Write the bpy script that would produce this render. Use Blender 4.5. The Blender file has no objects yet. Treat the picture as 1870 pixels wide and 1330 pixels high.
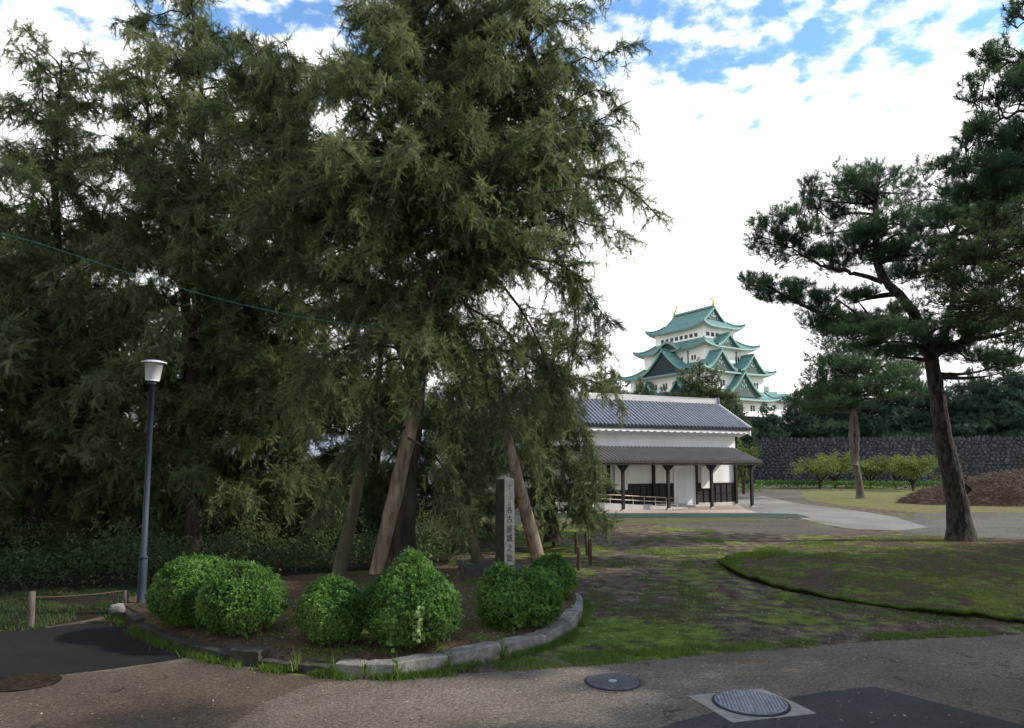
import bpy, bmesh, math, random
import numpy as np
from mathutils import Vector, Matrix, geometry, noise as mnoise

R = math.radians
C = bpy.context.scene
COL = C.collection
rng = np.random.default_rng(7)
random.seed(7)

# ------------------------------------------------------------------ camera
F = 1250.0                       # focal length in pixels of a 1870 px wide picture
TH = R(4.8)
PPY = 848 - F*math.tan(TH)       # row of the optical axis
EYE = 2.4
cam_d = bpy.data.cameras.new('camera')
cam = bpy.data.objects.new('camera', cam_d); COL.objects.link(cam)
cam_d.sensor_width = 36; cam_d.lens = 36*F/1870
cam_d.shift_y = (PPY-665)/1870
cam_d.clip_start = 0.1; cam_d.clip_end = 6000
cam.location = (0, 0, EYE); cam.rotation_euler = (R(90)+TH, 0, 0)
C.camera = cam

# ------------------------------------------------------------------ sky, sun, exposure
SUN_EL, SUN_AZ = R(34), R(90)    # azimuth from +Y (view direction) clockwise towards +X (right)
W = bpy.data.worlds.new('World'); C.world = W; W.use_nodes = True
nt = W.node_tree; nt.nodes.clear()
def N(t, nt=None, **kw):
    n = nt.nodes.new(t)
    for k, v in kw.items(): setattr(n, k, v)
    return n
def mth(nt, op, a, b=None, clamp=False):
    n = nt.nodes.new('ShaderNodeMath'); n.operation = op; n.use_clamp = clamp
    for i, v in enumerate((a, b)):
        if v is None: continue
        if isinstance(v, (int, float)): n.inputs[i].default_value = v
        else: nt.links.new(v, n.inputs[i])
    return n.outputs[0]
def build_world():
    L = nt.links
    out = N('ShaderNodeOutputWorld', nt); bg = N('ShaderNodeBackground', nt)
    bg.inputs['Strength'].default_value = 0.15
    sky = N('ShaderNodeTexSky', nt); sky.sky_type = 'NISHITA'; sky.sun_disc = False
    sky.sun_elevation = SUN_EL; sky.sun_rotation = SUN_AZ
    sky.air_density = 1.0; sky.dust_density = 0.25; sky.ozone_density = 1.6
    tc = N('ShaderNodeTexCoord', nt); sp = N('ShaderNodeSeparateXYZ', nt)
    L.new(tc.outputs['Generated'], sp.inputs[0])
    x, y, z = sp.outputs
    zc = mth(nt, 'MAXIMUM', z, 0.0)
    d = mth(nt, 'ADD', zc, 0.16)
    cx = mth(nt, 'DIVIDE', x, d); cy = mth(nt, 'DIVIDE', y, d)
    cb = N('ShaderNodeCombineXYZ', nt); L.new(cx, cb.inputs[0]); L.new(cy, cb.inputs[1])
    def noise(sc, det, rough, dist=0.0, off=0.0):
        n = N('ShaderNodeTexNoise', nt); n.inputs['Scale'].default_value = sc
        n.inputs['Detail'].default_value = det; n.inputs['Roughness'].default_value = rough
        n.inputs['Distortion'].default_value = dist
        mp = N('ShaderNodeMapping', nt); mp.inputs['Location'].default_value = (off, off*.7, off*.3)
        L.new(cb.outputs[0], mp.inputs[0]); L.new(mp.outputs[0], n.inputs['Vector'])
        return n.outputs[0]
    big = noise(1.1, 3, .5, 0.0, 4.3)
    puff = noise(12.5, 6, .55, 0.1, 1.7)
    # coverage grows towards the horizon
    cov = mth(nt, 'MAXIMUM', mth(nt, 'MULTIPLY', mth(nt, 'SUBTRACT', 0.50, zc), 2.4), -0.10)
    cov = mth(nt, 'SUBTRACT', cov, mth(nt, 'MULTIPLY', x, 0.10))
    s = mth(nt, 'ADD', mth(nt, 'MULTIPLY', big, 0.62), mth(nt, 'MULTIPLY', puff, 1.15))
    s = mth(nt, 'ADD', s, cov)
    mr = N('ShaderNodeMapRange', nt); mr.interpolation_type = 'SMOOTHSTEP'
    mr.inputs['From Min'].default_value = 0.74; mr.inputs['From Max'].default_value = 1.02
    L.new(s, mr.inputs['Value'])
    # bright cloud body with a little grey in its thicker parts
    shade = noise(7.5, 7, .6, 0.2, 9.1)
    mr2 = N('ShaderNodeMapRange', nt)
    mr2.inputs['From Min'].default_value = 0.42; mr2.inputs['From Max'].default_value = 0.80
    L.new(shade, mr2.inputs['Value'])
    cc = N('ShaderNodeMix', nt, data_type='RGBA')
    cc.inputs['A'].default_value = (6.0, 5.9, 5.75, 1); cc.inputs['B'].default_value = (2.9, 3.15, 3.4, 1)
    L.new(mr2.outputs[0], cc.inputs['Factor'])
    mx = N('ShaderNodeMix', nt, data_type='RGBA')
    L.new(mr.outputs[0], mx.inputs['Factor']); tw = N('ShaderNodeMix', nt, data_type='RGBA', blend_type='MULTIPLY'); tw.inputs['Factor'].default_value = 1.0
    tw.inputs['B'].default_value = (.74, .93, 1.02, 1); L.new(sky.outputs[0], tw.inputs['A']); L.new(tw.outputs['Result'], mx.inputs['A']); L.new(cc.outputs['Result'], mx.inputs['B'])
    L.new(mx.outputs['Result'], bg.inputs['Color']); L.new(bg.outputs[0], out.inputs[0])
build_world()
sun_d = bpy.data.lights.new('sun', 'SUN'); sun = bpy.data.objects.new('sun', sun_d); COL.objects.link(sun)
sun_d.energy = 2.8; sun_d.angle = R(0.5); sun_d.color = (1.0, 0.93, 0.82)
sd = Vector((math.sin(SUN_AZ)*math.cos(SUN_EL), math.cos(SUN_AZ)*math.cos(SUN_EL), math.sin(SUN_EL)))
sun.rotation_euler = (-sd).to_track_quat('-Z', 'Y').to_euler()
C.view_settings.view_transform = 'Standard'; C.view_settings.look = 'None'
C.view_settings.exposure = 1.0; C.view_settings.gamma = 1.0
C.render.engine = 'CYCLES'
C.cycles.max_bounces = 7; C.cycles.diffuse_bounces = 5; C.cycles.glossy_bounces = 2
C.cycles.transmission_bounces = 3; C.cycles.transparent_max_bounces = 4
C.cycles.use_denoising = True
C.cycles.denoising_prefilter = 'ACCURATE'
try: C.cycles.denoiser = 'OPENIMAGEDENOISE'
except Exception: pass

# ------------------------------------------------------------------ pixel helpers (photo pixel -> place in the world)
def ray(px, py):
    u, v = (px-935)/F, (PPY-py)/F
    return np.array([u, math.cos(TH)-v*math.sin(TH), math.sin(TH)+v*math.cos(TH)])
def at(px, py, Y):
    d = ray(px, py); return d*(Y/d[1])+np.array([0, 0, EYE])
def G(px, py, z=0.0):
    d = ray(px, py); return d*((z-EYE)/d[2])+np.array([0, 0, EYE])

# ------------------------------------------------------------------ materials
def new_mat(name):
    m = bpy.data.materials.new(name); m.use_nodes = True
    return m, m.node_tree, m.node_tree.nodes['Principled BSDF']
def ramp(nt, fac, stops):
    r = nt.nodes.new('ShaderNodeValToRGB'); e = r.color_ramp.elements
    while len(e) < len(stops): e.new(0.5)
    for i, (p, c) in enumerate(stops): e[i].position = p; e[i].color = (*c, 1)
    nt.links.new(fac, r.inputs[0]); return r.outputs[0]
def noise_node(nt, scale, detail=6, rough=.6, stretch=(1, 1, 1), coord='Object', off=0.0, dist=0.0):
    tc = nt.nodes.new('ShaderNodeTexCoord'); mp = nt.nodes.new('ShaderNodeMapping')
    mp.inputs['Scale'].default_value = stretch; mp.inputs['Location'].default_value = (off, off, off)
    n = nt.nodes.new('ShaderNodeTexNoise'); n.inputs['Scale'].default_value = scale
    n.inputs['Detail'].default_value = detail; n.inputs['Roughness'].default_value = rough
    n.inputs['Distortion'].default_value = dist
    nt.links.new(tc.outputs[coord], mp.inputs[0]); nt.links.new(mp.outputs[0], n.inputs['Vector'])
    return n.outputs[0]
def bump(nt, b, h, strength, dist=0.02):
    n = nt.nodes.new('ShaderNodeBump'); n.inputs['Strength'].default_value = strength
    n.inputs['Distance'].default_value = dist
    nt.links.new(h, n.inputs['Height']); nt.links.new(n.outputs[0], b.inputs['Normal'])
def mixc(nt, f, a, b, mode='MIX'):
    m = nt.nodes.new('ShaderNodeMix'); m.data_type = 'RGBA'; m.blend_type = mode
    for k, v in (('Factor', f), ('A', a), ('B', b)):
        if isinstance(v, (int, float)): m.inputs[k].default_value = v
        elif isinstance(v, tuple): m.inputs[k].default_value = (*v, 1)
        else: nt.links.new(v, m.inputs[k])
    return m.outputs['Result']
def simple(name, c1, c2=None, scale=4, rough=.8, bmp=0.0, bscale=None, stretch=(1, 1, 1), metallic=0.0, lo=.35, hi=.65, bdist=.02, spec=.3):
    m, t, b = new_mat(name)
    b.inputs['Roughness'].default_value = rough; b.inputs['Metallic'].default_value = metallic
    b.inputs['Specular IOR Level'].default_value = spec
    if c2 is None: c2 = tuple(x*.8 for x in c1)
    n = noise_node(t, scale, 7, .62, stretch)
    t.links.new(ramp(t, n, [(lo, c1), (hi, c2)]), b.inputs['Base Color'])
    if bmp: bump(t, b, noise_node(t, bscale or scale*3, 6, .65, stretch), bmp, bdist)
    return m
def leaf_mat(name, dark, mid, light, trans=.35, rough=.6):
    m, t, b = new_mat(name)
    a = t.nodes.new('ShaderNodeAttribute'); a.attribute_name = 'tint'
    col = ramp(t, a.outputs['Fac'], [(0.0, dark), (0.5, mid), (1.0, light)])
    t.links.new(col, b.inputs['Base Color']); b.inputs['Roughness'].default_value = rough
    b.inputs['Specular IOR Level'].default_value = .25
    tr = t.nodes.new('ShaderNodeBsdfTranslucent'); t.links.new(col, tr.inputs[0])
    mx = t.nodes.new('ShaderNodeMixShader'); mx.inputs[0].default_value = trans
    t.links.new(b.outputs[0], mx.inputs[1]); t.links.new(tr.outputs[0], mx.inputs[2])
    t.links.new(mx.outputs[0], t.nodes['Material Output'].inputs[0])
    return m
M = {}
M['torreya'] = leaf_mat('torreya_needles', (.036, .066, .024), (.118, .160, .062), (.285, .310, .140), .45)
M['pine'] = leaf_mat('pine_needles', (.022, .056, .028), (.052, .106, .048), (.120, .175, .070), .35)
M['pine_light'] = leaf_mat('pale_needles', (.030, .060, .024), (.070, .115, .042), (.130, .165, .060), .3)
M['pine_far'] = leaf_mat('far_needles', (.022, .050, .034), (.040, .080, .050), (.080, .115, .055), .25)
M['pine_olive'] = leaf_mat('olive_needles', (.035, .060, .028), (.075, .110, .045), (.150, .185, .070), .3)
M['plum'] = leaf_mat('plum_leaves', (.060, .095, .024), (.135, .175, .042), (.250, .270, .080), .4)
M['azalea'] = leaf_mat('azalea_leaves', (.036, .100, .018), (.115, .235, .044), (.240, .370, .095), .42, .5)
M['ivy'] = leaf_mat('ivy_leaves', (.06, .13, .03), (.12, .22, .06), (.28, .38, .14), .35, .45)
M['grass'] = leaf_mat('grass_blades', (.055, .090, .016), (.105, .175, .026), (.190, .240, .060), .4)
M['bark'] = simple('torreya_bark', (.060, .046, .036), (.018, .014, .011), 5, .95, .9, 9, (1, 1, .18), bdist=.04)
M['pine_bark'] = simple('pine_bark', (.058, .046, .037), (.014, .011, .010), 9, .95, 1.0, 12, (1, 1, .40), bdist=.07, lo=.43, hi=.57)
M['grey_bark'] = simple('grey_pine_bark', (.13, .105, .090), (.065, .052, .044), 5, .95, .8, 9, (1, 1, .35), bdist=.05)
M['twig'] = simple('twig_wood', (.13, .105, .070), (.06, .048, .035), 8, .9)
M['pole'] = simple('weathered_log', (.37, .29, .20), (.105, .080, .056), 2.6, .85, .7, 14, (3, 3, .22), bdist=.015)
M['pole_moss'] = simple('mossy_log', (.15, .125, .085), (.065, .062, .030), 2.2, .9, .7, 14, (3, 3, .22), bdist=.015)
M['post'] = simple('brown_stake', (.075, .050, .036), (.030, .021, .016), 6, .9, .5, 20, (2, 2, .3))
M['post_grey'] = simple('grey_stake', (.14, .120, .100), (.060, .050, .042), 6, .9, .5, 20, (2, 2, .3))
M['rope'] = simple('rope', (.12, .075, .045), None, 30, .9)
M['white'] = simple('white_plaster', (.87, .87, .86), (.77, .76, .74), 1.4, .85, stretch=(1, 1, .25), lo=.40, hi=.72)
M['castle_white'] = simple('castle_plaster', (.86, .86, .84), (.79, .79, .78), .3, .85)
M['copper'] = simple('copper_patina', (.115, .255, .230), (.075, .165, .155), .9, .6, spec=.4)
M['copper_edge'] = simple('copper_patina_edge', (.18, .33, .295), (.13, .245, .22), .6, .6)
M['copper_dark'] = simple('gable_panel', (.085, .115, .110), (.050, .075, .075), .8, .7)
M['dark_gable'] = simple('dark_gable_panel', (.018, .034, .042), None, .8, .7)
M['gold'] = simple('gold_leaf', (.85, .55, .15), (.65, .40, .10), 2, .3, metallic=.9)
M['window'] = simple('castle_window', (.035, .040, .048), None, 2, .4)
M['soffit'] = simple('castle_soffit', (.62, .62, .61), None, .4, .85)
M['tile'] = simple('grey_roof_tile', (.27, .29, .345), (.19, .205, .245), 2.5, .55, spec=.5)
M['tile_gap'] = simple('roof_tile_gap', (.016, .018, .023), None, 3, .8)
M['ridge'] = simple('ridge_plaster', (.62, .60, .57), (.50, .48, .46), 1.0, .8, stretch=(1, 1, 6))
M['metal_roof'] = simple('brown_sheet_roof', (.215, .195, .190), (.165, .150, .146), 1.5, .5, spec=.5)
M['metal_dark'] = simple('brown_sheet_valley', (.062, .054, .051), None, 1.5, .7)
M['timber'] = simple('dark_timber', (.026, .019, .016), (.014, .011, .010), 4, .7, .3, 20, (1, 1, .2))
M['wainscot'] = simple('dark_board', (.036, .028, .025), (.024, .019, .017), 3, .7, .3, 18)
M['door'] = simple('pale_door', (.70, .72, .74), (.66, .68, .70), 1, .6)
M['concrete'] = simple('pale_concrete', (.55, .53, .49), (.44, .42, .39), 1.2, .85, .2, 20)
M['rail'] = simple('handrail_metal', (.50, .43, .35), None, 4, .4, metallic=.3)
M['lamp_paint'] = simple('lamp_post_paint', (.032, .046, .062), (.020, .030, .042), 3, .6, .15, 25, (1, 1, .3), spec=.25)
M['lamp_white'] = simple('lamp_shade', (.62, .62, .64), (.54, .54, .57), 3, .4)
M['kerb'] = simple('granite_kerb', (.31, .295, .265), (.11, .10, .088), 5.5, .9, .9, 22, lo=.32, hi=.68, bdist=.03)
M['kerb_shade'] = simple('shaded_kerb', (.075, .070, .058), (.026, .027, .018), 5.5, .95, .9, 22, lo=.32, hi=.68, bdist=.03)  # darker granite for the left stones: tree shade painted into the colour
M['monument'] = simple('granite_pillar', (.52, .465, .395), (.32, .28, .235), 7, .9, .6, 35, bdist=.012)
M['carve'] = simple('carved_letter', (.045, .038, .032), None, 10, .95)
M['carve_faint'] = simple('worn_letter', (.24, .20, .17), None, 10, .95)
M['moss_shade_stone'] = simple('mossy_shaded_face', (.085, .075, .058), (.040, .038, .026), 4, .95, .6, 30, bdist=.012)  # pillar's left face: moss and painted shade in one dark colour
M['plinth'] = simple('dark_plinth', (.085, .080, .075), (.04, .038, .036), 5, .95, .8, 15)
M['sign_white'] = simple('sign_plate', (.55, .57, .60), None, 3, .5)
M['iron'] = simple('cast_iron', (.105, .112, .135), (.055, .060, .078), 14, .5, .4, 60, metallic=.25, spec=.5)
M['iron_lid'] = simple('pale_cast_iron', (.23, .25, .30), (.13, .145, .18), 9, .45, .4, 60, metallic=.3, spec=.5)
M['iron_gap'] = simple('cast_iron_groove', (.022, .024, .030), None, 12, .7)
M['iron_pale'] = simple('cast_iron_worn', (.33, .35, .38), (.22, .24, .27), 20, .45, metallic=.3)
M['collar'] = simple('concrete_collar', (.30, .285, .25), (.20, .19, .165), 6, .9, .4, 50)
M['wire'] = simple('teal_cable', (.05, .22, .26), None, 4, .5)
M['net'] = simple('green_mat', (.020, .050, .042), (.013, .034, .029), 2, .8, .5, 12)
M['hedge_wood'] = simple('shrub_stem', (.055, .038, .026), None, 8, .9)

def ground_mat():
    m, t, b = new_mat('ground_soil_and_moss')
    b.inputs['Roughness'].default_value = .97; b.inputs['Specular IOR Level'].default_value = .1
    n1 = noise_node(t, .33, 6, .62, off=3.0, dist=.6)
    n2 = noise_node(t, 3.1, 7, .65, off=9.0)
    n3 = noise_node(t, 26, 5, .7)
    soil = ramp(t, n2, [(.36, (.046, .033, .026)), (.5, (.098, .074, .058)), (.64, (.180, .145, .112))])
    moss = ramp(t, n2, [(.36, (.056, .080, .014)), (.52, (.108, .150, .024)), (.66, (.190, .210, .048))])
    f = mth(t, 'ADD', mth(t, 'MULTIPLY', n1, .62), mth(t, 'MULTIPLY', n2, .38))
    f = ramp(t, f, [(.495, (0, 0, 0)), (.565, (1, 1, 1))])
    col = mixc(t, f, soil, moss)
    col = mixc(t, .7, col, ramp(t, n3, [(.38, (.42, .42, .42)), (.5, (.95, .95, .95)), (.62, (1.7, 1.65, 1.5))]), 'MULTIPLY')
    t.links.new(col, b.inputs['Base Color'])
    bump(t, b, mth(t, 'ADD', n3, mth(t, 'MULTIPLY', n2, 2.0)), .9, .035)
    return m
M['ground'] = ground_mat()
def turf_mat(name, soil, g1, g2, lo, hi):
    m, t, b = new_mat(name)
    b.inputs['Roughness'].default_value = .97; b.inputs['Specular IOR Level'].default_value = .1
    n1 = noise_node(t, .7, 6, .66, off=5.0, dist=.7); n2 = noise_node(t, 4.2, 7, .68, off=2.0); n3 = noise_node(t, 24, 5, .7)
    f = mth(t, 'ADD', mth(t, 'MULTIPLY', n1, .55), mth(t, 'MULTIPLY', n2, .45))
    f = ramp(t, f, [(lo, (0, 0, 0)), (hi, (1, 1, 1))])
    col = mixc(t, f, soil, ramp(t, n2, [(.35, g1), (.7, g2)]))
    col = mixc(t, .75, col, ramp(t, n3, [(.38, (.38, .38, .38)), (.5, (.95, .95, .95)), (.62, (1.7, 1.65, 1.5))]), 'MULTIPLY')
    t.links.new(col, b.inputs['Base Color'])
    bump(t, b, mth(t, 'ADD', n3, mth(t, 'MULTIPLY', n2, 2.0)), .9, .04)
    return m
M['island'] = turf_mat('mossy_turf', (.074, .052, .037), (.064, .096, .012), (.150, .170, .036), .495, .555)
M['far_grass'] = turf_mat('dry_turf', (.15, .115, .078), (.095, .112, .030), (.180, .178, .062), .42, .52)
M['turf_band'] = turf_mat('muted_turf', (.11, .085, .060), (.070, .085, .024), (.130, .130, .045), .42, .52)
M['bed'] = turf_mat('planting_soil', (.105, .070, .046), (.060, .090, .018), (.110, .140, .035), .50, .60)
M['edge_soil'] = turf_mat('dark_cut_soil', (.030, .021, .014), (.018, .013, .009), (.050, .040, .022), .48, .6)
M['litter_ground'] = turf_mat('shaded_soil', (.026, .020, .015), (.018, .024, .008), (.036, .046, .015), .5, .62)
M['straw'] = simple('dead_straw', (.105, .068, .044), (.045, .028, .018), 3, .95, 1.0, 14, bdist=.12)
def asphalt_mat(name, c, patch, speck, sc=75):
    m, t, b = new_mat(name)
    b.inputs['Roughness'].default_value = .9; b.inputs['Specular IOR Level'].default_value = .25
    n1 = noise_node(t, .8, 7, .66, off=1.0, dist=.5); n2 = noise_node(t, 5, 6, .6); n3 = noise_node(t, sc, 3, .75)
    n4 = noise_node(t, sc*.35, 3, .7, off=4)
    f = mth(t, 'ADD', mth(t, 'MULTIPLY', n1, .7), mth(t, 'MULTIPLY', n2, .3))
    col = ramp(t, f, [(.36, patch), (.62, c)])
    col = mixc(t, speck, col, ramp(t, mth(t, 'ADD', mth(t, 'MULTIPLY', n3, .5), mth(t, 'MULTIPLY', n4, .5)), [(.38, (.35, .35, .35)), (.50, (.92, .92, .92)), (.61, (2.1, 2.0, 1.85))]), 'MULTIPLY')
    # thin wandering cracks
    v = t.nodes.new('ShaderNodeTexVoronoi'); v.feature = 'DISTANCE_TO_EDGE'; v.inputs['Scale'].default_value = .42
    tc = t.nodes.new('ShaderNodeTexCoord'); nn = t.nodes.new('ShaderNodeTexNoise'); nn.inputs['Scale'].default_value = 1.6; nn.inputs['Detail'].default_value = 6
    t.links.new(tc.outputs['Object'], nn.inputs['Vector'])
    vm = t.nodes.new('ShaderNodeVectorMath'); vm.operation = 'MULTIPLY_ADD'
    vm.inputs[1].default_value = (1.1, 1.1, 1.1); t.links.new(nn.outputs['Color'], vm.inputs[0]); t.links.new(tc.outputs['Object'], vm.inputs[2])
    t.links.new(vm.outputs[0], v.inputs['Vector'])
    cr = ramp(t, mth(t, 'ADD', v.outputs['Distance'], mth(t, 'MULTIPLY', mth(t, 'SUBTRACT', n2, .45), .06)), [(.0015, (.35, .33, .31)), (.006, (1, 1, 1))])
    col = mixc(t, .8, col, cr, 'MULTIPLY')
    big = noise_node(t, .22, 4, .5, off=7.0)
    col = mixc(t, 1.0, col, ramp(t, big, [(.40, (.80, .72, .64)), (.58, (1.1, 1.1, 1.08))]), 'MULTIPLY')
    t.links.new(col, b.inputs['Base Color'])
    bump(t, b, mth(t, 'ADD', n3, n4), .6, .006)
    return m
M['asphalt'] = asphalt_mat('worn_asphalt', (.135, .116, .098), (.088, .073, .060), .75)
M['asphalt_brown'] = asphalt_mat('brown_asphalt', (.100, .078, .060), (.060, .046, .036), .75)
M['asphalt_new'] = asphalt_mat('dark_asphalt', (.046, .046, .050), (.034, .034, .037), .35)
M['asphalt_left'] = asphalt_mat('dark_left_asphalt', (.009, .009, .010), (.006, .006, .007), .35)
M['path'] = asphalt_mat('pale_path', (.19, .18, .172), (.150, .140, .134), .4, 60)
M['paving'] = asphalt_mat('pink_paving', (.36, .29, .245), (.30, .24, .205), .3, 60)
M['gravel'] = asphalt_mat('grey_gravel', (.098, .088, .078), (.062, .055, .048), .9, 30)
def stone_mat():
    m, t, b = new_mat('castle_rampart_stone')
    a = t.nodes.new('ShaderNodeAttribute'); a.attribute_name = 'tint'
    n = noise_node(t, 1.6, 6, .65)
    c = ramp(t, a.outputs['Fac'], [(0, (.020, .022, .024)), (.25, (.036, .040, .046)), (1, (.092, .100, .114))])
    t.links.new(mixc(t, .6, c, ramp(t, n, [(.3, (.5, .5, .5)), (.7, (1.3, 1.3, 1.3))]), 'MULTIPLY'), b.inputs['Base Color'])
    b.inputs['Roughness'].default_value = .95
    return m
M['rampart'] = stone_mat()

# ------------------------------------------------------------------ object helpers
def tag(o, label=None, cat=None, group=None, kind=None):
    if label: o['label'] = label
    if cat: o['category'] = cat
    if group: o['group'] = group
    if kind: o['kind'] = kind
    return o
def thing(name, label, cat, loc=(0, 0, 0), rz=0.0, group=None):
    o = bpy.data.objects.new(name, None); COL.objects.link(o)
    o.location = tuple(float(v) for v in loc); o.rotation_euler = (0, 0, rz); o.empty_display_size = .2
    return tag(o, label, cat, group)
def link(name, me, mat, parent=None):
    mats = mat if isinstance(mat, (list, tuple)) else [mat]
    for m in mats: me.materials.append(m)
    o = bpy.data.objects.new(name, me); COL.objects.link(o)
    if parent is not None: o.parent = parent
    return o
def copy_tree(o, parent=None):
    c = o.copy(); COL.objects.link(c)
    if parent is not None: c.parent = parent
    for ch in list(o.children): copy_tree(ch, c)
    return c
def arr_mesh(name, verts, faces, n, face_tint=None, smooth=False):
    """mesh straight from numpy arrays; faces all with n corners"""
    verts = np.asarray(verts, np.float32).reshape(-1, 3); faces = np.asarray(faces, np.int32).reshape(-1, n)
    me = bpy.data.meshes.new(name)
    me.vertices.add(len(verts)); me.vertices.foreach_set('co', verts.ravel())
    me.loops.add(faces.size); me.loops.foreach_set('vertex_index', faces.ravel())
    me.polygons.add(len(faces)); me.polygons.foreach_set('loop_start', np.arange(0, faces.size, n, dtype=np.int32))
    if smooth: me.polygons.foreach_set('use_smooth', np.ones(len(faces), bool))
    me.update(calc_edges=True)
    if face_tint is not None:
        a = me.attributes.new('tint', 'FLOAT', 'FACE'); a.data.foreach_set('value', np.asarray(face_tint, np.float32))
    return me
class MB:
    """collects loose geometry into ONE mesh"""
    def __init__(s): s.v = []; s.f = []; s.sm = []
    def add(s, vs, fs, smooth=False):
        o = len(s.v); s.v += [tuple(map(float, p)) for p in vs]
        s.f += [tuple(i+o for i in f) for f in fs]; s.sm += [smooth]*len(fs); return s
    def box(s, x0, x1, y0, y1, z0, z1):
        v = [(x, y, z) for x in (x0, x1) for y in (y0, y1) for z in (z0, z1)]
        return s.add(v, [(0, 1, 3, 2), (4, 6, 7, 5), (0, 4, 5, 1), (2, 3, 7, 6), (0, 2, 6, 4), (1, 5, 7, 3)])
    def tube(s, pts, rad, n=8, cap=True, smooth=True):
        pts = [np.array(p, float) for p in pts]
        if isinstance(rad, (int, float)): rad = [rad]*len(pts)
        vs, fs = [], []
        for i, p in enumerate(pts):
            t = pts[min(i+1, len(pts)-1)]-pts[max(i-1, 0)]; t /= np.linalg.norm(t)+1e-9
            a = np.cross(t, (0, 0, 1) if abs(t[2]) < .9 else (0, 1, 0)); a /= np.linalg.norm(a); b = np.cross(t, a)
            for k in range(n):
                q = 2*math.pi*k/n; vs.append(p+rad[i]*(math.cos(q)*a+math.sin(q)*b))
        for i in range(len(pts)-1):
            for k in range(n):
                k2 = (k+1) % n; fs.append((i*n+k, i*n+k2, (i+1)*n+k2, (i+1)*n+k))
        s.add(vs, fs, smooth)
        if cap:
            o = len(s.v)-len(vs)
            s.f += [tuple(o+k for k in range(n)), tuple(o+(len(pts)-1)*n+k for k in range(n))[::-1]]; s.sm += [False, False]
        return s
    def lathe(s, prof, n=24, c=(0, 0, 0), smooth=True):
        vs, fs = [], []
        for r, z in prof:
            for k in range(n):
                q = 2*math.pi*k/n; vs.append((c[0]+r*math.cos(q), c[1]+r*math.sin(q), c[2]+z))
        for i in range(len(prof)-1):
            for k in range(n):
                k2 = (k+1) % n; fs.append((i*n+k, i*n+k2, (i+1)*n+k2, (i+1)*n+k))
        fs += [tuple(range(n))[::-1], tuple((len(prof)-1)*n+k for k in range(n))]
        return s.add(vs, fs, smooth)
    def grid(s, P, smooth=True):
        P = np.asarray(P, float); a, b = P.shape[:2]
        fs = [(i*b+j, i*b+j+1, (i+1)*b+j+1, (i+1)*b+j) for i in range(a-1) for j in range(b-1)]
        return s.add(P.reshape(-1, 3), fs, smooth)
    def build(s, name, mat, parent=None):
        me = bpy.data.meshes.new(name); me.from_pydata(s.v, [], s.f); me.polygons.foreach_set('use_smooth', s.sm); me.update()
        return link(name, me, mat, parent)
def tube_batch(P, rad, n=3):
    """P (M,K,3), rad (M,K) -> verts, quads"""
    m, k, _ = P.shape
    T = np.gradient(P, axis=1); T /= np.linalg.norm(T, axis=2, keepdims=True)+1e-9
    ref = np.where(np.abs(T[..., 2:3]) < .9, np.array([0, 0, 1.0]), np.array([0, 1.0, 0]))
    A = np.cross(T, ref); A /= np.linalg.norm(A, axis=2, keepdims=True)+1e-9; B = np.cross(T, A)
    q = 2*np.pi*np.arange(n)/n
    V = P[:, :, None, :]+rad[:, :, None, None]*(np.cos(q)[None, None, :, None]*A[:, :, None, :]+np.sin(q)[None, None, :, None]*B[:, :, None, :])
    idx = np.arange(m*k*n).reshape(m, k, n)
    f = np.stack([idx[:, :-1, :], np.roll(idx, -1, 2)[:, :-1, :], np.roll(idx, -1, 2)[:, 1:, :], idx[:, 1:, :]], -1)
    return V.reshape(-1, 3), f.reshape(-1, 4)
def unit(v): return v/(np.linalg.norm(v, axis=-1, keepdims=True)+1e-9)
def resample(pts, n):
    pts = np.asarray(pts, float); d = np.r_[0, np.cumsum(np.linalg.norm(np.diff(pts, axis=0), axis=1))]
    s = np.linspace(0, d[-1], n); return np.stack([np.interp(s, d, pts[:, i]) for i in range(3)], 1)
def smooth_path(pts, n):
    p = resample(pts, n)
    for _ in range(max(1, n//12)):
        p[1:-1] = (p[:-2]+2*p[1:-1]+p[2:])/4
    return p
def tri_leaves(P, D, S, L, Wd):
    """one triangle per leaf: base at P, tip P+D*L, base width along S"""
    L = np.asarray(L)[:, None]; Wd = np.asarray(Wd)[:, None]
    return np.stack([P-S*Wd/2, P+S*Wd/2, P+D*L], 1)
def kite_leaves(P, D, S, L, Wd):
    L = np.asarray(L)[:, None]; Wd = np.asarray(Wd)[:, None]
    return np.stack([P, P+D*L*.45+S*Wd/2, P+D*L, P+D*L*.45-S*Wd/2], 1)

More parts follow.
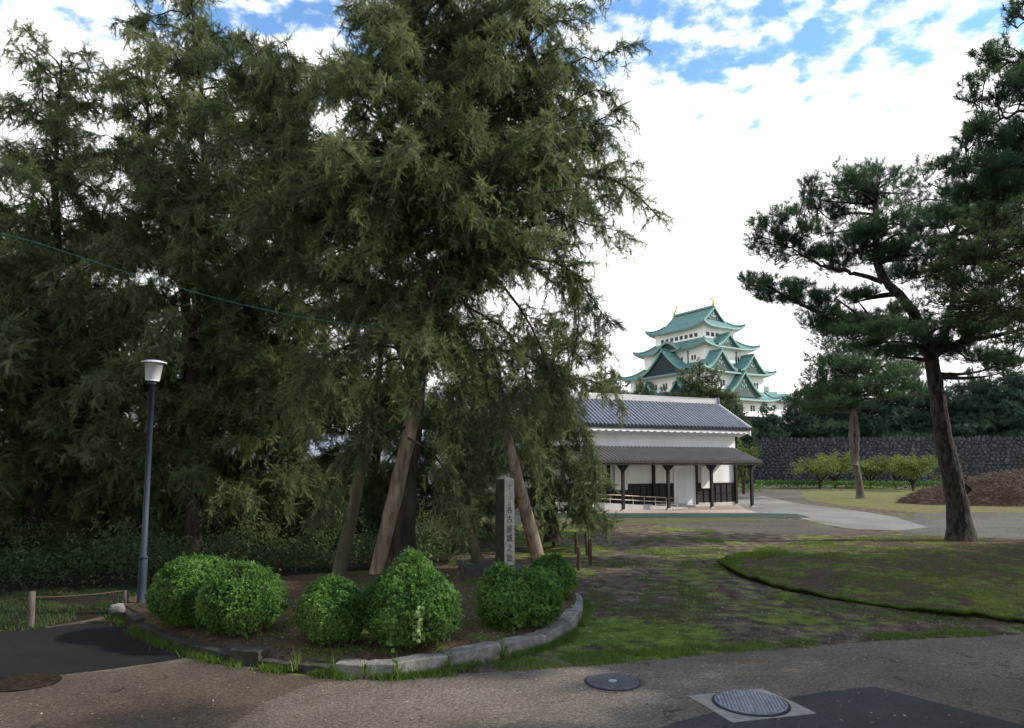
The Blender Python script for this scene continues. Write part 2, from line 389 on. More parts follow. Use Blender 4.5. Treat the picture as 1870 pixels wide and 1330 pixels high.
# ------------------------------------------------------------------ ground sheets
def jitter_poly(poly, step=.18, amp=.05, seed=0):
    out = []
    n = len(poly)
    for i in range(n):
        a, b = np.array(poly[i][:2], float), np.array(poly[(i+1) % n][:2], float)
        m = max(1, int(np.linalg.norm(b-a)/step)); m = min(m, 150)
        for k in range(m):
            p = a+(b-a)*k/m
            w = mnoise.noise_vector(Vector((p[0]*1.3, p[1]*1.3, seed)))*.7+mnoise.noise_vector(Vector((p[0]*4.5, p[1]*4.5, seed+5)))*.4
            out.append((p[0]+w[0]*amp, p[1]+w[1]*amp))
    return out
def sheet(name, pixels, z, mat, amp=.06, step=.18, kind='structure', world=False, seed=0):
    poly = [tuple(p[:2]) if world else tuple(G(p[0], p[1], z)[:2]) for p in pixels]
    pts = jitter_poly(poly, step, amp, seed) if amp else poly
    vs = [Vector((x, y, 0)) for x, y in pts]
    tris = geometry.tessellate_polygon([vs])
    me = bpy.data.meshes.new(name); me.from_pydata([(x, y, z) for x, y in pts], [], [tuple(t) for t in tris]); me.update()
    bm = bmesh.new(); bm.from_mesh(me); bmesh.ops.recalc_face_normals(bm, faces=bm.faces)
    for f in bm.faces:
        if f.normal.z < 0: f.normal_flip()
    bm.to_mesh(me); bm.free()
    return tag(link(name, me, mat), kind=kind), np.array(pts)
def inside(P, poly):
    x, y = P[:, 0], P[:, 1]; r = np.zeros(len(P), bool); j = len(poly)-1
    for i in range(len(poly)):
        xi, yi = poly[i]; xj, yj = poly[j]
        c = ((yi > y) != (yj > y)) & (x < (xj-xi)*(y-yi)/(yj-yi+1e-12)+xi); r ^= c; j = i
    return r

g = MB(); g.add([(-2500, -60, 0), (2500, -60, 0), (2500, 4500, 0), (-2500, 4500, 0)], [(0, 1, 2, 3)])
tag(g.build('ground', M['ground']), kind='structure')
road_px = [(-700, 1190), (60, 1160), (215, 1135), (290, 1175), (360, 1200), (470, 1222), (610, 1240), (725, 1242), (820, 1234), (950, 1224), (1100, 1214), (1300, 1194), (1480, 1181), (1600, 1171), (1720, 1165), (1870, 1158), (2300, 1145)]
rp = [G(x, y, .004) for x, y in road_px]
_, ROAD = sheet('asphalt_road', [*[p[:2] for p in rp], (12, -8), (-14, -8)], .004, M['asphalt'], .05, world=True, seed=3)
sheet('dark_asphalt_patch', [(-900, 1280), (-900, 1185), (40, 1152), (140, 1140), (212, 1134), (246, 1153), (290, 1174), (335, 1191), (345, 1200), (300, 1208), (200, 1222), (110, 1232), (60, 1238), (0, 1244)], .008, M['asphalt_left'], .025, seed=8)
sheet('brown_asphalt', [(-900, 1600), (330, 1420), (420, 1325), (480, 1285), (560, 1252), (606, 1243), (470, 1225), (360, 1205), (301, 1209), (200, 1225), (110, 1235), (0, 1247), (-900, 1290)], .006, M['asphalt_brown'], .03, seed=21)
sheet('fresh_asphalt_patch', [(1160, 1345), (1240, 1318), (1300, 1302), (1400, 1285), (1460, 1270), (1592, 1253), (1700, 1280), (1870, 1325), (2000, 1360), (1900, 1500), (1000, 1500)], .008, M['asphalt_new'], .03, seed=5)
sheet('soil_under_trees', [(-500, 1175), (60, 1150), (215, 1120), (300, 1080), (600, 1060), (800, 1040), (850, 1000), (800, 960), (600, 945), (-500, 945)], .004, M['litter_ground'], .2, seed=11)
sheet('pink_paving', [(420, 925), (1085, 933), (1400, 918), (1440, 925), (1440, 937), (420, 938)], .006, M['paving'], 0)
sheet('grey_gravel_yard', [(1340, 898), (1465, 896), (1468, 915), (1560, 934), (1660, 946), (1690, 925), (1900, 925), (1900, 985), (1690, 985), (1540, 950), (1330, 920)], .004, M['gravel'], .3, step=.5, seed=13)
sheet('pale_path', [(1330, 915), (1395, 906), (1452, 919), (1520, 927), (1580, 935), (1640, 946), (1695, 963), (1640, 969), (1560, 967), (1500, 957), (1440, 941), (1380, 936)], .010, M['path'], .12, step=.4, seed=14)
sheet('sunlit_turf', [(1462, 898), (1560, 896), (1900, 896), (1900, 938), (1740, 934), (1690, 938), (1600, 930), (1520, 921), (1468, 913)], .007, M['far_grass'], .35, step=.5, seed=15)
sheet('gravel_band', [(1200, 957), (1300, 952), (1440, 948), (1560, 970), (1650, 974), (1560, 978), (1430, 977), (1320, 972), (1230, 963)], .005, M['gravel'], .35, step=.4, seed=16)
sheet('turf_band', [(700, 948), (1250, 946), (1440, 940), (1470, 945), (1380, 950), (1250, 955), (1080, 962), (900, 975), (720, 985)], .007, M['turf_band'], .35, step=.4, seed=17)

# raised turf island on the right with a cut soil edge towards the camera
def island():
    front = [(1312, 1027), (1325, 1040), (1350, 1054), (1400, 1070), (1450, 1082), (1500, 1092), (1550, 1101), (1600, 1108), (1700, 1122), (1800, 1133), (1870, 1140), (2050, 1160), (2300, 1180)]
    back = [(1318, 1022), (1340, 1012), (1370, 1005), (1420, 996), (1470, 990), (1520, 985), (1570, 981), (1620, 979), (1700, 979), (1780, 981), (1850, 985), (1980, 992), (2200, 1000)]
    A = smooth_path([G(x, y, 0) for x, y in front], 90); B = smooth_path([G(x, y, 0) for x, y in back], 90)
    n = 26; P = np.zeros((n, 90, 3))
    for i in range(n):
        s = i/(n-1); P[i] = A*(1-s)+B*s
        for j in range(90):
            x, y = P[i, j, :2]
            h = .07*(1-s**.8)+.07*mnoise.noise(Vector((x*.8, y*.8, 2)))+.04*mnoise.noise(Vector((x*3, y*3, 5)))
            P[i, j, 2] = max(.009, h*min(1, j/5+.25)*min(1, (1-s)*6))
            if i == 0:
                w = .22*mnoise.noise(Vector((x*1.7, y*1.7, 8)))+.12*mnoise.noise(Vector((x*5, y*5, 9))); P[i, j, 1] += w
    o = MB().grid(P).build('turf_island', M['island']); tag(o, kind='structure')
    low = P[0].copy(); low[:, 2] = -.03; low[:, 1] += .03
    mid = P[0].copy(); mid[:, 2] *= .55; mid[:, 1] += .05
    top = P[0].copy(); top[:, 2] -= .003
    o2 = MB().grid(np.stack([low, mid, top])).build('island_cut_edge', M['edge_soil']); tag(o2, kind='structure')
    return P
ISL = island()

# ------------------------------------------------------------------ planting bed, kerb stones
KERB_PX = [(1058, 1098), (1066, 1112), (1062, 1134), (1045, 1158), (1000, 1182), (918, 1203), (820, 1225), (725, 1239), (665, 1239), (610, 1236), (540, 1229), (470, 1220), (415, 1212), (360, 1198), (290, 1172), (245, 1152), (212, 1126)]
KERB = [G(x, y, 0) for x, y in KERB_PX]
BEDZ = .17
def bed():
    c = smooth_path(KERB, 80)
    cen = np.mean([G(640, 1090, 0)], axis=0)
    front = c+(cen-c)*(.10/np.linalg.norm(cen-c, axis=1, keepdims=True))
    backpx = [(1045, 1085), (1020, 1055), (960, 1035), (850, 1032), (700, 1040), (550, 1050), (400, 1062), (300, 1075), (240, 1095), (215, 1112)]
    back = smooth_path([G(x, y, 0) for x, y in backpx], 80)
    n = 24; P = np.zeros((n, 80, 3))
    for i in range(n):
        s = i/(n-1); P[i] = front*(1-s)+back*s
        for j in range(80):
            x, y = P[i, j, :2]
            P[i, j, 2] = (BEDZ+.03*mnoise.noise(Vector((x*1.5, y*1.5, 1)))+.015*mnoise.noise(Vector((x*6, y*6, 1))))*(1-max(0, (s-.6)/.4)**2)*(.35 if i == 0 else 1)+.004
    tag(MB().grid(P).build('planting_bed', M['bed']), kind='structure')
bed()
def kerb_stone(a, b, h, depth, label, seed):
    """one rough block between two points of the kerb line"""
    a, b = np.array(a, float), np.array(b, float); t = b-a; ln = np.linalg.norm(t[:2]); t /= ln
    nrm = np.array([t[1], -t[0], 0])
    cen = G(640, 1090, 0)
    if np.dot(nrm, cen-a) < 0: nrm = -nrm
    org = (a+b)/2
    bm = bmesh.new(); nx = max(4, int(ln/.07))
    prof = [(0, -.02), (.004, h*.5), (.008, h*.93), (.028, h), (depth*.5, h*1.015), (depth-.02, h*.98), (depth, h*.8), (depth, -.02)]
    rows = []
    for i in range(nx+1):
        s = (i/nx-.5)*(ln-.022)
        row = []
        e = 0.008 if i in (0, nx) else 0
        for (d, z) in prof:
            p = t*s+nrm*d
            w = org+p+np.array([0, 0, z])
            nz = mnoise.noise_vector(Vector((w[0]*5, w[1]*5, z*5+seed)))*.016+mnoise.noise_vector(Vector((w[0]*14, w[1]*14, z*14+seed)))*.007
            nz = nz*.6; q = (p[0]+nz[0]+nrm[0]*(e if d < depth/2 else -e), p[1]+nz[1]+nrm[1]*(e if d < depth/2 else -e), z+nz[2]-(e if z > h*.5 else 0))
            row.append(bm.verts.new(q))
        rows.append(row)
    for i in range(nx):
        for k in range(len(prof)-1):
            f = bm.faces.new((rows[i][k], rows[i][k+1], rows[i+1][k+1], rows[i+1][k])); f.smooth = False
    bm.faces.new(rows[0]); bm.faces.new(rows[-1][::-1])
    bmesh.ops.recalc_face_normals(bm, faces=bm.faces)
    me = bpy.data.meshes.new('kerb_stone'); bm.to_mesh(me); bm.free()
    o = link('kerb_stone', me, M['kerb_shade' if seed > 27 else 'kerb']); o.location = org
    return tag(o, label, 'kerb stone', 'granite kerb stones round the planting bed')
KERB_LABELS = ['granite kerb stone at the far right turn of the planting bed', 'short granite kerb stone at the outermost right bulge of the bed',
 'knobbly granite kerb stone with a flat round top at the right bend', 'long pale granite kerb stone below the loose right shrub',
 'short pale granite kerb stone between two long ones, facing the paved road', 'longest pale granite kerb stone in front of the gap beside the pointed shrub',
 'grey granite kerb stone straight below the pointed shrub', 'small brown stained kerb stone below the left half of the pointed shrub',
 'small rounded kerb stone with grass tufts at both its ends', 'low dark kerb stone below the small round shrub',
 'sunken dark kerb stone in weeds, right of the square ended block', 'square ended dark granite block below the twin left shrubs',
 'shaded kerb stone left of the square ended block', 'weed covered kerb stone in the dark below the left rear shrub',
 'dark kerb stone nearest the foot of the lamp post', 'kerb stone at the left end of the bed with a broken stone on it']
hts = [.17, .18, .20, .19, .18, .20, .19, .17, .16, .11, .10, .20, .12, .11, .12, .17]
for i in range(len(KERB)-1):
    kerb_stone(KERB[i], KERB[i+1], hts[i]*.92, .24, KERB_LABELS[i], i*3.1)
# broken stone on the left kerb end
def rock(name, loc, size, mat, label, cat, seed, squash=(1, 1, .6)):
    bm = bmesh.new(); bmesh.ops.create_icosphere(bm, subdivisions=3, radius=1)
    for v in bm.verts:
        n = v.co.normalized(); k = 1+.35*mnoise.noise(n*1.3+Vector((seed, 0, 0)))+.12*mnoise.noise(n*4+Vector((seed, 3, 0)))
        v.co = Vector((n.x*squash[0], n.y*squash[1], n.z*squash[2]))*k*size
    for f in bm.faces: f.smooth = True
    me = bpy.data.meshes.new(name); bm.to_mesh(me); bm.free()
    o = link(name, me, mat); o.location = tuple(map(float, loc)); return tag(o, label, cat)
rock('broken_stone', G(214, 1112, .2), .12, M['kerb'], 'broken pale stone chunk lying on the left kerb end near the lamp post', 'stone', 3, (1, .8, .7))

# ------------------------------------------------------------------ torreya trees (drooping conifers)
def torreya(name, label, stems, seed, spray_scale=1.0, spacing=.13, mat='torreya', extra=(), group=None, trunk_mat='bark', dens=1.0, droop=1.0):
    """stems: list of (path pts, base radius, tip radius, [(fraction, bough length)...]); extra: explicit boughs (pts)"""
    r = np.random.default_rng(seed)
    base = np.array(stems[0][0][0], float); base[2] = 0
    root = thing(name, label, 'tree', base, group=group)
    wood = MB(); boughs = []
    for pts, r0, r1, prof in stems:
        p = smooth_path(pts, 28)-base
        p[1:-1] += r.normal(0, .03, p[1:-1].shape)
        rad = r0+(r1-r0)*np.linspace(0, 1, 28)**.8
        rad[0] *= 1.55; rad[1] *= 1.15; wood.tube(p, list(rad), 12)
        d = np.r_[0, np.cumsum(np.linalg.norm(np.diff(p, axis=0), axis=1))]; tot = d[-1]
        n = int(tot*(1-prof[0][0])/spacing); ph = r.uniform(0, 6.28)
        for k in range(n):
            s = prof[0][0]+(1-prof[0][0])*(k+r.random())/n
            q = np.array([np.interp(s*tot, d, p[:, i]) for i in range(3)])
            ln = np.interp(s, [a for a, _ in prof], [b for _, b in prof])*(.42+.68*r.random())
            ph += 2.399+r.normal(0, .4)
            rise = r.uniform(.25, .95) + .5*max(0, s-.75)/.25; dr = r.uniform(.25, .85)*droop
            t = np.linspace(0, 1, 9)[:, None]
            wig = np.cumsum(r.normal(0, .05*ln, (9, 3)), axis=0); wig[0] = 0
            path = q+np.array([math.cos(ph), math.sin(ph), 0])*ln*t+np.array([0, 0, 1])*ln*(rise*t-dr*t*t)+wig
            path[:, 2] = np.maximum(path[:, 2], .35)
            boughs.append((path, ln, r.normal(0, .13), .012+.010*ln))
    for pts, rad in extra:
        path = smooth_path(np.array(pts)-base, 9); ln = np.sum(np.linalg.norm(np.diff(path, axis=0), axis=1))
        boughs.append((path, ln, r.normal(0, .08), rad))
    BP = np.stack([b[0] for b in boughs]); BR = np.array([b[3] for b in boughs])
    v, f = tube_batch(BP, BR[:, None]*np.linspace(1, .25, 9)[None, :], 5)
    wood.add(v, f.tolist(), True)
    wood.build('trunk', M[trunk_mat], root)
    # branchlets
    s0, sdir, slen, stint = [], [], [], []
    for path, ln, ti, _ in boughs:
        m = max(4, int(ln/.058*dens))
        tt = np.sort(r.uniform(.12, 1.0, m))*8
        i = np.minimum(tt.astype(int), 7); fr = (tt-i)[:, None]
        q = path[i]*(1-fr)+path[i+1]*fr; tg = unit(path[i+1]-path[i])
        side = unit(np.cross(tg, np.array([0, 0, 1.0])))*r.choice([-1, 1], m)[:, None]
        dd = unit(tg*.55+side*r.uniform(.1, .8, (m, 1))+unit(r.normal(0, 1, (m, 3)))*.75+np.array([0, 0, .15]))
        s0.append(q); sdir.append(dd); slen.append((.30+.17*ln)*(1.15-.55*tt/8)*r.uniform(.5, 1.25, m)); stint.append(np.full(m, ti)+r.normal(0, .07, m))
    s0 = np.concatenate(s0); sdir = np.concatenate(sdir); slen = np.concatenate(slen); stint = np.concatenate(stint)
    drp = r.uniform(.2, .95, len(s0))*droop
    def onsec(idx, s):
        return s0[idx]+sdir[idx]*(slen[idx]*s)[:, None]+np.array([0, 0, -1])*(drp[idx]*slen[idx]*s*s)[:, None]
    K = 4; idx = np.repeat(np.arange(len(s0)), K); ss = np.tile(np.linspace(0, 1, K), len(s0))
    TP = onsec(idx, ss).reshape(-1, K, 3)
    v, f = tube_batch(TP, np.tile(np.linspace(.007, .003, K), (len(s0), 1))*spray_scale, 3)
    # sprays
    cnt = np.maximum(2, (slen/.022/spray_scale*dens).astype(int)); idx = np.repeat(np.arange(len(s0)), cnt)
    ss = r.uniform(.1, 1.0, len(idx)); P = onsec(idx, ss); nsp = len(P)
    tang = unit(sdir[idx]+np.array([0, 0, -1])*(2*drp[idx]*ss)[:, None])
    D = unit(tang*.6+np.array([0, 0, -1])*r.uniform(-.35, .75, (nsp, 1))*droop+r.normal(0, .55, (nsp, 3)))
    L = .19*spray_scale*r.uniform(.6, 1.25, nsp)
    S = unit(np.cross(D, r.normal(0, 1, (nsp, 3))+np.array([0, 0, .6]))); Nn = np.cross(D, S)
    tint = np.clip(.42+stint[idx]+r.normal(0, .12, nsp)+.10*ss, 0, 1)
    np_ = 8
    tris, tt = [], []
    for k in range(np_):
        s = (k+.6)/np_; B = P+D*(L*s)[:, None]
        nl = .052*spray_scale*(1-.55*s)*r.uniform(.8, 1.2, nsp); nw = np.full(nsp, .0165*spray_scale)
        for sg in (-1, 1):
            dd = unit(D*.85+S*sg*.8+Nn*r.normal(0, .22, (nsp, 1)))
            tris.append(tri_leaves(B, dd, D, nl, nw)); tt.append(tint)
    T = np.concatenate(tris); tt = np.concatenate(tt)
    ok = T[:, 2, 2] > .05
    T = T[ok]; tt = tt[ok]
    c = link('crown', arr_mesh('crown', T, np.arange(len(T)*3), 3, tt), M[mat], root)
    link('twig', arr_mesh('twig', v, f, 4), M['twig'], root)
    return root

def px_path(pts, Y, dY=None):
    """pixel polyline at depth Y (or one depth per point)"""
    Ys = [Y]*len(pts) if dY is None else [Y+d for d in dY]
    return [at(x, y, yy) for (x, y), yy in zip(pts, Ys)]

YM = 14.6
main_stems = [
 (px_path([(733, 1062), (738, 960), (750, 800), (764, 680), (790, 570), (824, 470), (834, 330), (802, 205), (775, 100), (762, -40), (758, -160)], YM), .27, .03,
   [(.30, 1.7), (.45, 3.0), (.62, 2.9), (.78, 2.4), (.90, 1.7), (1.0, .8)]),
 (px_path([(792, 570), (880, 500), (945, 440), (990, 375), (1003, 300), (992, 190), (966, 90), (952, -10), (948, -110)], YM, [0, .1, .1, 0, -.1, 0, 0, 0, 0]), .15, .02,
   [(.12, 2.0), (.40, 2.1), (.60, 1.75), (.80, 1.35), (1.0, .35)]),
 (px_path([(760, 690), (700, 560), (640, 440), (590, 370), (545, 290), (495, 200), (472, 115)], YM, [0, .3, .5, .6, .7, .8, .9]), .14, .02,
   [(.15, 1.9), (.5, 2.2), (.75, 1.9), (.92, 1.3), (1.0, .6)]),
 (px_path([(805, 560), (760, 440), (720, 330), (690, 200), (672, 110), (700, 20)], YM, [0, -.6, -1.0, -1.0, -.9, -.9]), .11, .02,
   [(.2, 1.6), (.5, 2.0), (.8, 1.3), (1.0, .4)]),
 (px_path([(824, 470), (850, 330), (862, 200), (850, 90), (846, 20)], YM, [0, .6, 1.0, 1.2, 1.2]), .11, .02,
   [(.2, 1.6), (.5, 1.9), (.8, 1.4), (1.0, .5)]),
]
main_extra = [
 (px_path([(1000, 325), (1050, 322), (1090, 318), (1130, 330), (1175, 365), (1205, 400)], YM, [0, -.1, -.2, -.3, -.3, -.3]), .05),
 (px_path([(1085, 320), (1110, 300), (1135, 292), (1160, 300)], YM-.2), .03),
 (px_path([(995, 200), (1040, 190), (1085, 160), (1120, 175)], YM), .03),
 (px_path([(1000, 260), (1060, 240), (1110, 250)], YM), .025),
 (px_path([(960, 470), (1030, 480), (1080, 540), (1115, 600)], YM-.2), .035),
 (px_path([(860, 640), (950, 640), (1010, 680), (1030, 745)], YM+.4), .035),
 (px_path([(800, 700), (900, 720), (960, 790), (985, 880)], YM+1.3), .03),
 (px_path([(760, 760), (830, 780), (860, 850), (865, 950)], YM+.9), .03),
 (px_path([(745, 800), (800, 830), (830, 900), (840, 980)], YM-.9), .03),
 (px_path([(740, 780), (660, 800), (610, 850), (590, 940)], YM-.6), .03),
 (px_path([(840, 540), (885, 610), (920, 690), (915, 785)], YM-.7), .03),
 (px_path([(850, 560), (930, 600), (965, 680), (960, 760)], YM-.4), .03),
 (px_path([(800, 520), (775, 590), (765, 660), (758, 740)], YM-1.0), .03),
 (px_path([(800, 560), (830, 640), (840, 710), (835, 790)], YM-.6), .03),
 (px_path([(990, 420), (1045, 510), (1060, 580), (1050, 640)], YM+.3), .035),
 (px_path([(900, 500), (965, 580), (1005, 680), (1010, 790)], YM+.5), .035),
 (px_path([(840, 600), (890, 690), (900, 790), (895, 880)], YM+1.2), .035),
 (px_path([(760, 660), (700, 650), (670, 720), (660, 810)], YM-.5), .03),
 (px_path([(750, 640), (640, 620), (560, 680), (530, 780)], YM-.8), .035),
]
torreya('torreya_tree', 'largest drooping conifer, propped by bare logs behind the pointed shrub', main_stems, 11, 1.0, .085, extra=main_extra)
torreya('torreya_tree', 'drooping conifer with low dark branches hanging before the white storehouse',
 [(px_path([(1010, 990), (1004, 860), (1000, 760), (1010, 660), (1020, 590)], 20.0), .2, .03, [(.12, 1.7), (.35, 1.8), (.55, 1.3), (.7, 1.15), (1.0, .8)])], 12, 1.25, .09,
 extra=[(px_path([(1005, 700), (1060, 690), (1110, 705), (1140, 740)], 19.5), .035), (px_path([(1005, 740), (1060, 770), (1090, 850), (1085, 930)], 19.2), .035),
        (px_path([(1005, 820), (1040, 850), (1065, 920), (1080, 965)], 19.0), .03), (px_path([(1010, 650), (1060, 620), (1110, 640)], 19.5), .03)])
torreya('torreya_tree', 'tall twin stemmed drooping conifer behind the lamp post',
 [(px_path([(352, 1045), (350, 850), (345, 680), (335, 474), (303, 358), (270, 240), (262, 150)], 17.0), .24, .03, [(.10, 2.6), (.4, 2.9), (.65, 2.6), (.85, 2.0), (1.0, .8)]),
  (px_path([(348, 620), (372, 480), (376, 340), (364, 140), (345, -20), (340, -110)], 17.0, [0, .2, .4, .4, .3, .3]), .13, .02, [(.1, 2.0), (.5, 2.1), (.75, 1.7), (.9, 1.2), (1.0, .5)])], 13, 1.15, .13)
torreya('torreya_tree', 'open crowned drooping conifer at the left edge, behind the rope fence',
 [(px_path([(42, 1062), (62, 940), (85, 760), (100, 560), (104, 400), (103, 240), (112, 110)], 17.5), .26, .02, [(.12, 2.6), (.35, 2.9), (.6, 2.6), (.8, 2.1), (.93, 1.3), (1.0, .9)])], 14, 1.2, .12)
torreya('torreya_tree', 'rear drooping conifer filling the gap between twin stemmed tree and propped tree',
 [(px_path([(540, 1030), (535, 850), (520, 600), (500, 380), (500, 220), (508, 110)], 19.5), .24, .03, [(.06, 2.8), (.35, 3.2), (.65, 2.8), (.85, 2.0), (.95, 1.3), (1.0, .7)])], 15, 1.3, .14)
rear = torreya('torreya_tree', 'darkest rear conifer seen low between the lamp post and propped tree',
 [([(0, 0, 0), (.1, 0, 3), (0, .1, 6), (.1, 0, 8.5)], .22, .03, [(.05, 2.8), (.4, 3.3), (.75, 2.4), (1.0, .5)])], 16, 1.6, .15)
rear.location = tuple(G(430, 1000, 0))
for i, (px, py, sc, lab) in enumerate([(190, 1000, 1.05, 'rear conifer low behind the left edge tree and rope fence'), (20, 985, 1.2, 'rear conifer at the far left edge beyond the open crowned tree'),
                                       (690, 985, .95, 'rear conifer behind the long leaning log pole'), (860, 985, .72, 'low rear conifer behind the stone pillar'),
                                       (-170, 1030, 1.15, 'conifer on the left border, mostly outside the picture')]):
    c = copy_tree(rear); c.location = tuple(G(px, py, 0)); c.rotation_euler = (0, 0, 1.3*i+.6); c.scale = (sc, sc, sc); c['label'] = lab

for i, (x, y, sc) in enumerate([(-10.5, .5, 1.2), (-15.5, 5, 1.3), (-7, -5.5, 1.2)]):  # unseen conifers added left of and behind the camera to darken that side
    c = copy_tree(rear); c.location = (x, y, 0); c.rotation_euler = (0, 0, i+.3); c.scale = (sc, sc, sc); c['label'] = 'unseen conifer added beyond the left edge to shade the pavement'; c['group'] = 'unseen conifers added outside the left edge'
def undergrowth():
    r = np.random.default_rng(17); poly = np.array([G(x, y)[:2] for x, y in [(-150, 1075), (60, 1085), (240, 1072), (420, 1052), (640, 1046), (800, 1036), (850, 1010), (760, 985), (300, 985), (-300, 1000)]])
    lo, hi = poly.min(0), poly.max(0); n = 90000; P = r.uniform(lo, hi, (n, 2)); P = P[inside(P, poly)]
    k = np.array([mnoise.noise(Vector((q[0]*.7, q[1]*.7, 4)))+.5*mnoise.noise(Vector((q[0]*2.3, q[1]*2.3, 6))) for q in P]); P = P[k > -.25]; k = k[k > -.25]; n = len(P)
    h = (.35+1.1*np.clip(k+.25, 0, 1))*r.random(n)**.8; P = np.c_[P, h]
    D = unit(r.normal(0, 1, (n, 3))+np.array([0, 0, .3])); S = unit(np.cross(D, r.normal(0, 1, (n, 3))))
    T = kite_leaves(P, D, S, r.uniform(.07, .16, n), np.full(n, .035))
    o = link('undergrowth', arr_mesh('undergrowth', T, np.arange(n*4), 4, np.clip(.15+.3*k+r.normal(0, .12, n), 0, 1)), M['torreya']); tag(o, kind='stuff')
undergrowth()

# ------------------------------------------------------------------ pines
def pine(name, label, base, trunk_paths, pads, seed, needle=.13, width=.014, spacing=.15, per=20, mat='pine', bark='pine_bark', group=None, knob=None, up=.8, sub=5):
    """pads: (centre, rx, ry, rz)"""
    r = np.random.default_rng(seed); base = np.array(base, float)
    root = thing(name, label, 'tree', base, group=group)
    wood = MB(); nodes = []
    for pts, r0, r1 in trunk_paths:
        n = 30; p = smooth_path(np.array(pts)-base, n); p[2:-1] += r.normal(0, .02, p[2:-1].shape)
        rad = list((r0+(r1-r0)*np.linspace(0, 1, n)**.75)*(1+r.normal(0, .03, n)))
        rad[0] *= 1.35; rad[1] *= 1.08; wood.tube(p, rad, 12); nodes += [(q, k) for q, k in zip(p[6:], rad[6:])]
    if knob is not None: wood.tube([np.array(knob[0])-base, np.array(knob[1])-base], [knob[2], knob[2]*.6], 8)
    NP = np.array([q for q, _ in nodes]); NR = np.array([k for _, k in nodes])
    P, D, tint, bl = [], [], [], []
    big = pads; pads = []
    for c, rx, ry, rz in big:
        c = np.array(c, float)
        for k in range(sub):
            a = k*2*math.pi/sub+r.uniform(0, 1.2); d = r.uniform(.35, .75) if sub > 1 else 0
            pads.append((c+np.array([math.cos(a)*d*rx, math.sin(a)*d*ry, r.normal(0, .55)*rz]), rx*r.uniform(.42, .68), ry*r.uniform(.42, .68), rz*r.uniform(.7, 1.15)))
    for c, rx, ry, rz in pads:
        c = np.array(c, float)-base
        # limb from the nearest woody point below the pad
        dist = np.linalg.norm(NP-c, axis=1)+np.maximum(0, NP[:, 2]-c[2]+.2)*1.5; k = int(np.argmin(dist)); q = NP[k]
        t = np.linspace(0, 1, 8)[:, None]; mid = (q+c)/2+r.normal(0, .12*np.linalg.norm(c-q), 3)
        path = q*(1-t)**2+mid*2*t*(1-t)+(c-np.array([0, 0, rz*.5]))*t*t
        r0 = min(NR[k]*.6, .025+.022*np.linalg.norm(c-q)); wood.tube(path, list(np.linspace(r0, .012, 8)), 6)
        m = int(1.9*math.pi*rx*ry/spacing**2)
        a = r.uniform(0, 2*np.pi, m); s = np.sqrt(r.random(m)); h = r.uniform(-.35, 1.0, m)
        lob = 1+.30*np.sin(3*a+r.uniform(0, 6))+.22*np.sin(5*a+r.uniform(0, 6))+.15*np.sin(9*a+r.uniform(0, 6))
        off = np.stack([rx*s*lob*np.cos(a), ry*s*lob*np.sin(a), rz*h*np.sqrt(np.maximum(.05, 1-.8*s*s))], 1)+r.normal(0, .12, (m, 3))*np.array([rx, ry, rz*1.6])
        pp = c+off
        nz = np.array([mnoise.noise(Vector(x*1.9+seed)) for x in pp])
        keep = nz > -.10; pp = pp[keep]; off = off[keep]
        P.append(pp); D.append(unit(off*np.array([1/rx, 1/ry, .5/rz])*.8+np.array([0, 0, up])+r.normal(0, .35, pp.shape)))
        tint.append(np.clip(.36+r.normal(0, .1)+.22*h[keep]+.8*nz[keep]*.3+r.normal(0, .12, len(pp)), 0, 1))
        nb = min(len(pp), max(2, len(pp)//14)); j = r.choice(len(pp), nb, replace=False)
        for jj in j: bl.append(np.stack([c+np.array([0, 0, -rz*.5]), c*.55+pp[jj]*.45+np.array([0, 0, -rz*.35]), pp[jj]]))
    if bl:
        v, f = tube_batch(np.stack(bl), np.tile(np.array([.016, .011, .006]), (len(bl), 1))*max(1, needle/.16), 4); wood.add(v, f.tolist(), True)
    wood.build('trunk', M[bark], root)
    P = np.concatenate(P); D = np.concatenate(D); tint = np.concatenate(tint); n = len(P)
    tris = []
    for k in range(per):
        dd = unit(D*.75+unit(r.normal(0, 1, (n, 3)))*1.0); S = unit(np.cross(dd, r.normal(0, 1, (n, 3))))
        b = P+D*r.uniform(-.5, .5, (n, 1))*needle
        tris.append(tri_leaves(b, dd, S, needle*r.uniform(.7, 1.2, n), np.full(n, width)))
    T = np.concatenate(tris)
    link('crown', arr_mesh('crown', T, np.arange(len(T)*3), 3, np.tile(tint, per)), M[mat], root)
    return root
def px_pads(lst, Y, ry=1.0):
    out = []
    for (x, y, hw, hh, dy) in lst:
        c = at(x, y, Y+dy); k = (Y+dy)/F; out.append((c, hw*k, hw*k*ry, hh*k))
    return out
YP = G(1755, 985, .05)[1]
T1 = px_path([(1756, 988), (1754, 960), (1748, 920), (1738, 870), (1722, 790), (1708, 710), (1700, 650), (1684, 590), (1650, 545), (1610, 512), (1597, 460), (1603, 410), (1596, 350)], YP)
T2 = px_path([(1700, 660), (1730, 600), (1745, 520), (1740, 440), (1765, 370)], YP, [0, .3, .6, .9, 1.0])
T3 = px_path([(1690, 610), (1650, 590), (1600, 578), (1540, 592), (1470, 560), (1400, 522)], YP, [0, -.3, -.5, -.5, -.4, -.3])
T4 = px_path([(1700, 650), (1760, 625), (1830, 610), (1880, 600)], YP, [0, -.3, -.5, -.3])
T5 = px_path([(1612, 514), (1560, 500), (1500, 485), (1440, 452)], YP, [0, .2, .3, .2])
